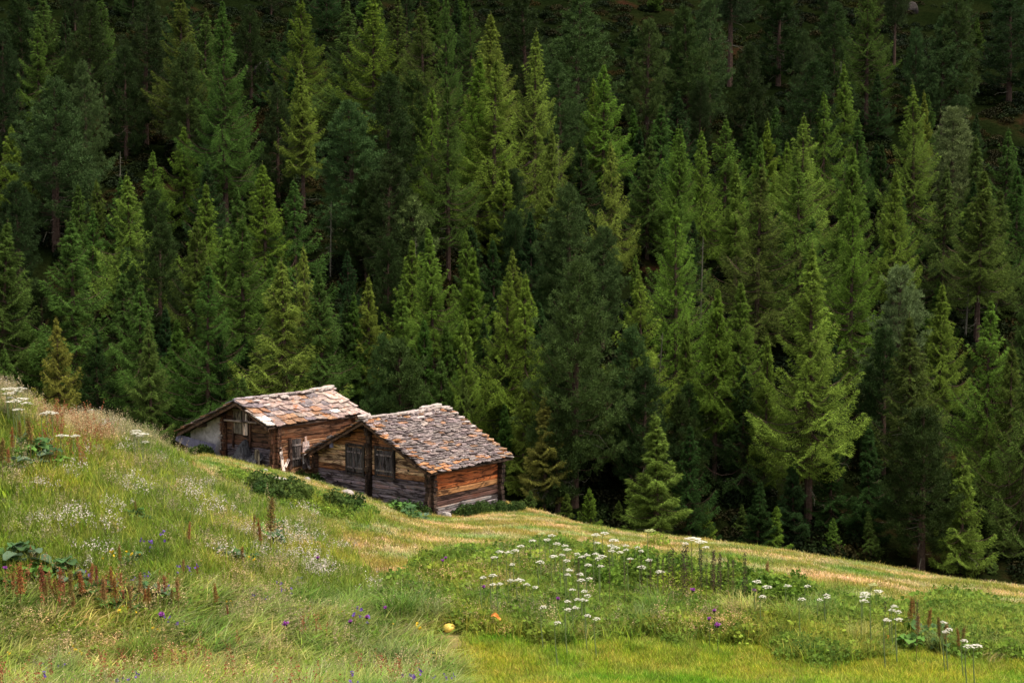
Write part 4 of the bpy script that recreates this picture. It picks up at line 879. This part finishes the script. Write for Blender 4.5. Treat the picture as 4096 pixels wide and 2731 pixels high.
US="""c6 665,415,1 780,408,1 815,373,1 860,440,1.1 925,455,1 570,458,1.1 400,503,1.1 470,508,1.1 525,493,1.1 355,548,1 500,606,.8 725,585,1.2 830,540,1.2 900,530,.9 945,487,1.1 1020,522,.9 1060,545,1 1100,530,.9 1170,522,1 1220,540,1.3 1190,560,1 1170,368,1.2 1240,355,1.2 1315,412,1.4 1185,433,.9 1290,455,1 1325,470,1.2 1300,497,1 1415,455,.9 1415,488,.8 1365,507,1 1505,470,.7 1535,498,.7 1445,560,.9 1600,570,1 1540,625,1.2 1685,663,1.3 1955,400,2.3 2020,425,1.6 1890,438,1 2055,468,1 955,650,1 945,688,.8 1055,730,1.1 1120,717,.8 1045,685,1 935,575,1 1110,610,1 1215,618,.9 265,710,.9 345,692,1.1 485,733,1 555,730,1.5 345,765,1 400,760,.9 615,765,.9 685,788,.9 980,808,.8 1080,820,.9 1105,855,1 1020,885,.8 1075,890,1.2 945,902,.8 750,945,1 945,965,.8 1005,952,.7 1105,1015,1 1180,1040,.9 865,1070,.9
c7 415,762,1.2 485,800,1.3 455,870,1 640,792,1 780,795,.9 740,888,1 870,893,.9 920,860,1 925,877,.9 1200,848,1.6 1190,900,1.2 1295,832,1.3 1190,873,1.3 1395,968,.8 1440,980,.8 1410,940,1 1770,1058,1 1785,1127,1 1810,1108,1 1440,1035,1.2 1355,1040,1.1 1920,1190,1 1950,1230,1.3 2010,1225,1.6
c3 80,235,2 180,232,1.8 90,278,1.8 165,257,1.4 140,352,2.2 200,330,2 245,370,1.5 95,320,1.2 170,430,1.6 460,455,1.4 410,468,1 510,465,1.1 590,675,1.8 710,678,1.3 1280,632,1.6 1280,655,1.3 1350,660,1.4 1305,678,1.2 1365,735,1.1"""
WH={'c6':'in the flowered strip right of centre','c7':'in the strip at lower right','c3':'on the left hill'}
ulist=pts(US.replace('\n','|')); 
def ords(lst,key):
    d={}
    for k,grp in {kk:[i for i,q in enumerate(lst) if q[3]==kk] for kk in set(q[3] for q in lst)}.items():
        for r_,i in enumerate(sorted(grp,key=lambda i:lst[i][0])): d[i]=r_+1
    return d
od=ords(ulist,0)
for i,(x,y,_,wk,v) in enumerate(ulist):
    hgt=.95 if wk=='c6' else (.8 if wk=='c7' else .85)
    if y>575 and wk=='c6': hgt=.75
    X,Y,zg,zt=on_ground(x,y,hgt+.1*(i%5-2)*.6)
    me,tops=UM[i%4]; h=max(.25,zt-zg); e=empty('umbel_plant',(X,Y,zg),0)
    # crown size follows the photo at this distance
    sc=v[2]*58*.1245/2/(F/Y)/.10; sc=max(.6,min(sc,1.9))
    tag(e,f"white umbel, {ORD(od[i])} from the left {WH[wk]}",'umbel flower','white umbel flowers of the meadow')
    link('umbel',me,e,(0,0,h),i*1.3,(sc,sc,1)); link('stem',stem_mesh(i,h,[t*sc for t in tops],.5),e,(0,0,h))
for x,y,s_,lab in ((650,529,1.2,'tall greenish umbel gone to seed above the meadow crest'),(542,532,.9,'greenish umbel against the pale crest beside the white umbels'),(873,583,.9,'green seed umbel in front of the right mown slope')):
    X,Y,zg,zt=on_ground(x,y,1.3); me,tops=UM[4]; h=zt-zg; e=empty('umbel_plant',(X,Y,zg)); tag(e,lab,'umbel flower'); link('umbel',me,e,(0,0,h),0,(s_,s_,1)); link('stem',stem_mesh(3,h,[t*s_ for t in tops],.5),e,(0,0,h))
# docks: rusty seed spikes
def spike(seed,h,r,col,lumpy=1.0,whorl=False):
    g=np.random.default_rng(seed); F=[];T=[]
    if whorl:
        for k in range(9):
            z=h*(k+.5)/9; m=34; a=g.random(m)*6.283; q=r*(1-.55*k/9)*g.uniform(.3,1.15,m); f,t=quads_at(np.stack([q*np.cos(a),q*np.sin(a),z+g.normal(size=m)*h*.04-q*.35],-1),.011,col,g,.3); F.append(f);T.append(t)
    else:
        for k in range(6):   # upright side branches hugging the stalk
            a0=k*1.2; m=150; z=g.random(m)**.9; rr_=r*(.15+.5*g.random(m))*(1-z**1.6)*(.75+.25*np.sin(z*18+k)); 
            c=np.stack([rr_*math.cos(a0)+g.normal(size=m)*r*.15,rr_*math.sin(a0)+g.normal(size=m)*r*.15,z*h*(.8+.2*((k*7)%5)/4)],-1); f,t=quads_at(c,.0095,col,g,.35); F.append(f);T.append(t)
    return tri_mesh('seed_spike',np.concatenate(F),M['flower'],np.concatenate(T),4)
SP=[spike(300+i,1.0,.16,c) for i,c in enumerate([(.26,.095,.035),(.21,.10,.03),(.30,.11,.05),(.20,.055,.035),(.17,.11,.035),(.24,.13,.05)])]
sm_=MB(); sm_.tube([(0,0,0),(.01,0,.5),(0,0,.92)],[.007,.006,.003],5,(.16,.12,.05)); STK=sm_.mesh('stalk',M['leaf'])
DS="""c4 190,455,300 130,540,150 160,740,80 400,500,230 430,590,180 460,520,170 490,660,130 515,600,150 560,490,240 595,600,150 655,515,260 680,740,150 755,530,210 800,510,120 840,455,200 895,480,170 950,580,200 965,570,240 1030,490,200 1070,570,260 1110,540,130 1140,700,110 1205,630,240 1290,540,190 1330,700,130 1370,650,180 1475,620,150 1520,570,170 1580,680,140 1640,590,220 290,290,120 1108,285,150 1745,75,160 1815,200,70 2235,300,130 1685,420,120 1820,460,100 1995,640,180 1985,960,60 2100,840,120
c3 190,530,180 290,500,260 120,600,200 25,690,240 85,790,150 1280,1290,100
c5 345,150,270 218,290,120 272,320,170 135,530,110
c7 480,615,140 1518,880,160 1550,885,120 1578,990,150 1655,955,140 1732,1015,150 1775,1060,130 1875,1105,130 1900,1085,130 2135,1140,60 2207,1090,80 2262,1100,60
c6 1450,575,110 272,650,70
c2 890,1020,60 990,1030,60 1040,1050,70 1100,1060,60"""
WD={'c4':'of the dock spikes at lower left','c3':'of the dock spikes on the left hill','c5':'of the dock spikes left of centre','c7':'of the dock spikes at lower right','c6':'of the dock spikes amid white umbels','c2':'of the dock spikes at the near gable foot'}
dl=pts(DS.replace('\n','|')); od=ords(dl,0)
for i,(x,y,s_,wk,v) in enumerate(dl):
    hp=s_[0]; foot=y+hp*(2.0 if wk not in('c2',) else 1.2)
    for Y in np.arange(11.5,60,.1):
        p=W(x,foot,Y)
        if meadow(p[0],Y)>=p[2]: break
    zt=W(x,y,Y)[2]; zg=float(meadow(p[0],Y)); H_=zt-zg; hs=H_*(hp/(foot-y)); k=i%6
    if wk in('c3','c6') and i%2: k=4
    if wk=='c7' and i: k=[1,4,5][i%3]
    e=empty('dock_plant',(p[0],Y,zg)); tag(e,f"{['rust-brown','brown','russet','dark red-brown','olive-brown','light brown'][k]} spike, {ORD(od[i])} from the left {WD[wk]}",'dock plant','rusty dock plants in the meadow')
    wd=hs*random.uniform(1.3,1.9); o=link('seed_spike',SP[k],e,(0,0,H_-hs),i*1.1,(wd,wd,hs)); o.rotation_euler=(random.uniform(-.08,.08),random.uniform(-.12,.12),i*1.1)
    link('stalk',STK,e,(0,0,0),0,(1,1,H_))
# whorled dark spikes
WS=[spike(320+i,1.0,.10,c,whorl=True) for i,c in enumerate([(.06,.045,.032),(.05,.055,.03),(.08,.055,.04)])]
wl=pts("""c6 1785,465,180 1755,505,120 1895,450,180 1868,480,160 2010,480,150 2115,490,150 2170,520,140 1670,530,100 1710,560,90 1940,560,90 2060,560,100 1030,560,90 1280,565,90 1535,570,80 1610,560,100 1400,590,80|c7 10,530,100 100,540,120 145,560,110 205,610,80 240,600,100 325,555,130 1345,905,90 1578,900,80"""); wl=[(a,b,c,'c6',e) for a,b,c,d,e in wl]; od=ords(wl,0)
for i,(x,y,s_,wk,v) in enumerate(wl):
    X,Y,zg,zt=on_ground(x,y,.95+s_[0]*.02); H_=zt-zg; hs=min(H_*.8,s_[0]*2.2/(F/Y)); e=empty('deadnettle_plant',(X,Y,zg))
    tag(e,f"dark upright plant with whorled leaves, {ORD(od[i])} from the left behind the weedy strip",'wild plant','dark whorled plants in the uncut strip')
    link('seed_spike',WS[i%3],e,(0,0,H_-hs),i,(hs*.85,hs*.85,hs)); link('stalk',STK,e,(0,0,0),0,(.8,.8,H_))
# thistles
tg=np.random.default_rng(5); hc=tg.normal(size=(120,3))*[.017,.017,.012]+[0,0,.012]; f,t=quads_at(hc,.008,(.30,.07,.33),tg,.25); f2_,t2=quads_at(tg.normal(size=(60,3))*[.012,.012,.012]-[0,0,.018],.008,(.05,.05,.035),tg,.25)
TH_=tri_mesh('flower_head',np.concatenate([f,f2_]),M['flower'],np.concatenate([t,t2]),4)
tl=pts("c6 270,790 865,885 1950,818 2122,982 2148,1100 2080,1047|c7 395,830|c5 700,618 1642,640 1665,620 945,1100 458,1118 1208,995 1070,1065|c4 1485,935 48,505")
tn={0:'left of the white umbels',1:'in the gap under the white umbels',2:'below the dark whorled plants',3:'upper of three',4:'lowest of three',5:'darkest and smallest of three',6:'by the right end of the dark weeds',7:'alone on the mown grass left of centre',8:'left of a pair on the mown slope',9:'right of a pair on the mown slope',10:'in the seed grass at bottom centre',11:'in the tall seed grass left of bottom centre',12:'beside the big sedge tuft, stalk dark',13:'just left of the big sedge tuft',14:'below the rusty docks',15:'at the left edge by the docks'}
for i,(x,y,_,wk,v) in enumerate(tl):
    X,Y,zg,zt=on_ground(x,y,.6 if wk!='c4' else .75); e=empty('thistle',(X,Y,zg)); tag(e,f"purple thistle head {tn[i]}",'thistle','purple thistles of the meadow')
    s_=1.1 if i in(14,2,4,11) else .8; link('flower_head',TH_,e,(0,0,zt-zg),i,(s_,s_,s_)); mm=MB(); mm.tube([(.02,0,0),(.01,0,(zt-zg)*.5),(0,0,zt-zg-.02)],[.006,.005,.004],5,(.1,.13,.05)); mm.build('stalk',M['leaf'],e)
# broad-leaved rosettes
def bigleaf(mb,a,L,wd,el,g,col,h0=.05):
    n=5; V=[]; u=Vector((math.cos(a),math.sin(a),0)); s=Vector((-u.y,u.x,0)); st=L*.35
    for i in range(n+1):
        t=i/n; c=u*(st+L*t*math.cos(el))+Vector((0,0,h0+(st+L*t)*math.sin(el)*(1-.45*t)-.18*L*t*t)); w_=wd*math.sin(math.pi*min(1,t*.86+.12))**.6*.5
        for k in (-1,-.5,0,.5,1): V.append(c+s*(w_*k)+Vector((0,0,abs(k)*w_*.35+g.uniform(-.018,.018)*abs(k))))
    mb.add(V,[(i*5+k,i*5+k+1,(i+1)*5+k+1,(i+1)*5+k) for i in range(n) for k in range(4)],col)
    mb.tube([(0,0,0),u*st*.6+Vector((0,0,h0*.6+st*.4*math.sin(el))),u*st+Vector((0,0,h0+st*math.sin(el)))],[.008,.007,.006],4,(.12,.16,.05))
def rosette(seed,n,L,col):
    g=random.Random(seed); m=MB()
    for i in range(n):
        l=L*g.uniform(.6,1.1); bigleaf(m,i*2.4+g.random()*.6,l,l*.85,g.uniform(.15,1.15),g,jit(col,.3,g),g.uniform(.02,.18))
    return m.mesh('leaves',M['leaf'],True)
RS=[rosette(1,11,.30,(.065,.13,.035)),rosette(2,13,.28,(.05,.10,.035)),rosette(3,9,.34,(.09,.14,.08)),rosette(4,12,.24,(.08,.16,.03))]
rl=[(x*.1086,512.5+y*.1086,s,'lower left among the docks') for x,y,s in ((60,480,.9),(180,380,1.),(250,470,1.1),(330,590,1.),(450,560,.9),(570,540,1.),(640,640,.9),(690,600,.7),(860,780,1.),(920,720,.7),(1010,700,.7),(1000,880,.8),(1150,860,.8),(1250,740,.8),(1400,800,.9),(1500,800,1.),(1260,920,.7),(1200,470,.8),(2090,440,.8),(1700,860,.6),(100,700,.7),(2000,400,.7))]
rl+=[(x*.1063,362.5+y*.1063,s,'on the left hill under the tall docks') for x,y,s in ((110,990,.9),(230,880,1.),(300,850,1.2),(390,870,1.2),(330,960,1.),(540,960,.9),(1250,1450,.7),(1330,1460,.6),(180,770,.8))]
rl+=[(225+x*.1325,475+y*.1325,s,'left of centre below the huts') for x,y,s in ((230,430,1.),(340,440,1.1),(300,500,1.1),(370,510,1.),(250,480,.9),(50,640,.8),(180,640,.8),(560,820,.6),(470,810,.5),(1390,1380,.6),(1620,1380,.6))]
rl+=[(450+x*.12455,487.5+y*.12455,s,'in the weedy strip at centre right') for x,y,s in ((1560,700,1.),(1500,790,.9),(1420,760,.9),(960,850,.8),(1250,770,.8),(1080,960,.8),(1130,1000,.7),(430,990,.9),(500,1010,.8),(1300,700,.7),(700,1160,.5),(250,960,.7))]
rl+=[(700+x*.13776,475+y*.13776,s,'in the strip at lower right') for x,y,s in ((560,860,.9),(480,810,.9),(420,900,.8),(330,900,.8),(1480,1130,1.),(1530,1250,1.1),(1620,1200,1.2),(1700,1190,1.1),(1560,1090,.8),(1830,1250,1.),(1760,1270,.8),(2220,1240,.6),(620,1230,.5))]
rl+=[(300+x*.0957,395+y*.0957,s,'against the near hut gable') for x,y,s in ((1000,1180,1.2),(1080,1200,1.4),(1150,1240,1.3),(950,1100,1.1),(1060,1130,1.2),(1180,1270,1.),(740,1050,.9),(1290,1280,.9))]
from collections import Counter
cnt=Counter()
for i,(x,y,s_,wh) in sorted(enumerate(rl),key=lambda q:(q[1][3],q[1][0])):
    cnt[wh]+=1
    X,Y,zg,zt=on_ground(x,y,.16 if y<520 and x>380 else .12); e=empty('broadleaf_plant',(X,Y,zg)); tag(e,f"broad-leaved green rosette {wh}, {ORD(cnt[wh])} from the left",'leafy plant','broad-leaved rosettes of the meadow')
    s_*=1.0 if Y>16 else .8; link('leaves',RS[i%4],e,(0,0,.04),i*1.7,(s_,s_,s_)); mm=MB(); mm.tube([(0,0,-.05),(0,0,.12)],[.02,.012],5,(.12,.12,.05)); mm.build('stem',M['leaf'],e)
# big sedge tussocks
def tuss(seed,col):
    a=blades(230,.22,.4,.75,.014,.85,.0,col,.3,5,seed,(.22,.25,.12)); return tri_mesh('sedge_tussock',a[0],M['grass'],a[1],4)
TM=[tuss(400,(.12,.21,.035)),tuss(401,(.15,.22,.06)),tuss(402,(.20,.25,.08))]
for i,(x,y,s_,lab) in enumerate(((398,612,1.2,'big arching green sedge tussock at the end of the weedy strip'),(420,608,1.,'grey-green sedge tussock beside the big arching one'),(432,614,.9,'dark green sedge tussock just behind the yellow lump'),
   (660,610,1.1,'arching sedge tussock below the white umbels'),(640,618,.9,'drooping sedge tussock nearer the mown edge, centre right'),(742,612,1.1,'drooping sedge tussock left of the pale right slope'),(790,620,1.1,'light arching sedge tussock at right of the weedy strip'),
   (815,612,1.,'yellow-green sedge tussock in front of the right slope'),(860,636,.9,'low sedge tussock left of the lower right docks'),(140,655,1.1,'broad drooping sedge tussock in the bottom left corner'),(60,668,.9,'small sedge tussock at the bottom left'),
   (390,655,.9,'silvery sedge tussock at bottom centre'),(560,632,.8,'sedge tussock behind the orange leaf'),(940,640,.8,'sedge tussock among the lower right docks'),(230,672,.9,'straggly sedge tussock along the bottom edge left'))):
    X,Y,zg,zt=on_ground(x,y,.25); e=tag(link('sedge_tussock',TM[i%3],None,(X,Y,zg-.02),i,(s_*1.15,s_*1.15,s_*1.1)),lab,'grass tussock','sedge tussocks')
# rocks
def rock(name,px,py,w,h,lab,y0=None,dep=.8,mat='rock',cat='rock',ground=meadow,yr=(12,62),seed=0,col=(.27,.24,.225)):
    g=random.Random(seed)
    for Y in np.arange(yr[0],yr[1],.15):
        p=W(px,py,Y)
        if ground(p[0],Y)>=p[2]: break
    s_=Y/F; wm,hm=w*s_,h*s_; bm=bmesh.new(); bmesh.ops.create_icosphere(bm,subdivisions=3,radius=1)
    ax=[Vector((g.gauss(0,1),g.gauss(0,1),g.gauss(0,1))).normalized() for _ in range(9)]; dd=[g.uniform(.62,.9) for _ in ax]
    for v in bm.verts:
        c=v.co.copy()
        for a,d in zip(ax,dd):
            t=c.dot(a)
            if t>d: c-=a*(t-d)*.92
        v.co=Vector((c.x*wm*.6,c.y*wm*.6*dep,c.z*hm))
    me=bpy.data.meshes.new(name); bm.to_mesh(me); bm.free(); me.materials.append(M[mat]); ca=me.color_attributes.new('tint','FLOAT_COLOR','CORNER'); ca.data.foreach_set('color',np.tile([*col,1],len(me.loops)).astype(np.float32))
    o=link(name,me,None,(p[0],Y,float(ground(p[0],Y))+hm*.25),g.uniform(-.4,.4)); tag(o,lab,cat)
ZC1=lambda x,y:(162.5+x*.08503,362.5+y*.08503); ZC2=lambda x,y:(300+x*.0957,395+y*.0957)
rock('rock',*ZC1(1330,1400),20,5,'long flat pale rock on the bank between the huts',seed=1)
rock('rock',*ZC1(1540,1435),7,3,'small flat rock at the right end of the long flat pale rock',seed=2)
rock('rock',*ZC1(1700,1400),7,4.5,'rounded grey rock at the left corner of the near hut',seed=3)
rock('rock',*ZC1(1200,1285),7,3,'small pale rock above the long flat rock',seed=4)
rock('rock',*ZC2(490,1050),12,6,'pale pointed rock in the grass under the left shutters',seed=5)
rock('rock',*ZC2(660,1110),4.5,5,'small upright whitish rock under the centre post',seed=6)
rock('rock',*ZC2(610,1275),9,5,'grey rock half hidden in weeds before the near hut',seed=7)
rock('rock',*ZC2(1530,1285),9,7,'pale foundation stone at the near corner of the near hut',seed=8,yr=(50,62))
rock('rock',840*.1325+225+42,475+870*.1325,6,3,'flat grey stone in the mown grass left of centre',seed=9)
for i,(x,y,w_,h_,l,c) in enumerate(((266,74,22,11,'russet mossy boulder high in the left wood',(.2,.1,.07)),(463,176,9,8,'small tan boulder under the larches, upper centre',(.22,.14,.09)),(468,153,8,5,'pale flat stone among the larches, upper centre',(.3,.25,.22)),(530,167,10,5,'grey stone at the foot of the whorled yellowish larch',(.25,.22,.2)),(912,13,11,9,'round grey boulder near the top right',(.2,.19,.2)),(735,115,6,3,'small pale stone on the open forest floor, upper right',(.25,.22,.2)),(785,350,8,4,'pinkish stone between trunks at right',(.3,.2,.17)))):
    rock('boulder',x,y,w_,h_,l,mat='mrock',cat='boulder',ground=slope,yr=(78,230),seed=20+i)
# curled leaves and the yellow lump
def curl(px,py,L,wd,mat,lab,nm,seed,up=.05,hgt=.1):
    g=random.Random(seed); X,Y,zg,zt=on_ground(px,py,hgt); V=[]; n=8
    for i in range(n+1):
        t=i/n; w_=wd*(.25+.75*math.sin(math.pi*(t*.85+.08))); 
        for k in (-1,0,1): V.append((L*(t-.5),w_*.5*k,up*math.sin(t*5)+abs(k)*w_*.4+g.uniform(-.01,.01)))
    me=bpy.data.meshes.new(nm); me.from_pydata(V,[],[(i*3+k,i*3+k+1,(i+1)*3+k+1,(i+1)*3+k) for i in range(n) for k in (0,1)]); me.materials.append(M[mat]); o=link(nm,me,None,(X,Y,zt),g.uniform(-.3,.3)); o.rotation_euler=(R(38),.15,g.uniform(-.3,.3))
    sm=o.modifiers.new('solid','SOLIDIFY'); sm.thickness=.004; tag(o,lab,'withered leaf')
curl(496,616.5,.18,.09,'deadleaf','curled bright orange withered leaf in the weedy strip','withered_leaf',1,hgt=.36)
curl(888,639,.14,.11,'deadleaf','dull orange withered leaf left of the lower right docks','withered_leaf',2,hgt=.2)
X,Y,zg,zt=float(gp[0]),float(gp[1]),float(meadow(gp[0],gp[1])),0; bm=bmesh.new(); bmesh.ops.create_uvsphere(bm,u_segments=20,v_segments=12,radius=1)
for v in bm.verts:
    a=math.atan2(v.co.y,v.co.x); q=1+.05*math.cos(a*7)*(1-abs(v.co.z)); v.co=Vector((v.co.x*.085*q*(1+.15*v.co.x),v.co.y*.065*q,v.co.z*.058))
me=bpy.data.meshes.new('gourd'); bm.to_mesh(me); bm.free(); me.materials.append(M['yellow']); me.polygons.foreach_set('use_smooth',[True]*len(me.polygons)); tag(link('gourd',me,None,(X,Y,zg+.11),.3,(1.35,1.35,1.4)),'pale yellow oval gourd-like lump lying where the mown grass meets the sedge','gourd')
# ------------------------------------------------------------------ light
w=bpy.data.worlds.new('World'); SC.world=w; w.use_nodes=True; nt=w.node_tree; bg=nt.nodes['Background']
EL,AZ=R(66),R(112)      # azimuth clockwise from +Y: high, from behind right of the camera
sky=nt.nodes.new('ShaderNodeTexSky'); sky.sky_type='NISHITA'; sky.sun_disc=False; sky.sun_elevation=EL; sky.sun_rotation=AZ
sky.air_density=1.0; sky.dust_density=3.0; sky.ozone_density=.6
hs=nt.nodes.new('ShaderNodeHueSaturation'); hs.inputs['Saturation'].default_value=.2
nt.links.new(sky.outputs[0],hs.inputs['Color']); nt.links.new(hs.outputs[0],bg.inputs[0]); bg.inputs[1].default_value=.15
sl=bpy.data.lights.new('sun','SUN'); sl.energy=3.2; sl.angle=R(32); sl.color=(1,.90,.74)
so=bpy.data.objects.new('sun',sl); COL.objects.link(so)
d=Vector((math.sin(AZ)*math.cos(EL),math.cos(AZ)*math.cos(EL),math.sin(EL))); so.rotation_euler=d.to_track_quat('Z','Y').to_euler()
SC.view_settings.view_transform='Standard'; SC.view_settings.look='None'; SC.view_settings.exposure=.95; SC.view_settings.gamma=1
SC.cycles.max_bounces=5; SC.cycles.diffuse_bounces=2; SC.cycles.glossy_bounces=1; SC.cycles.transmission_bounces=2
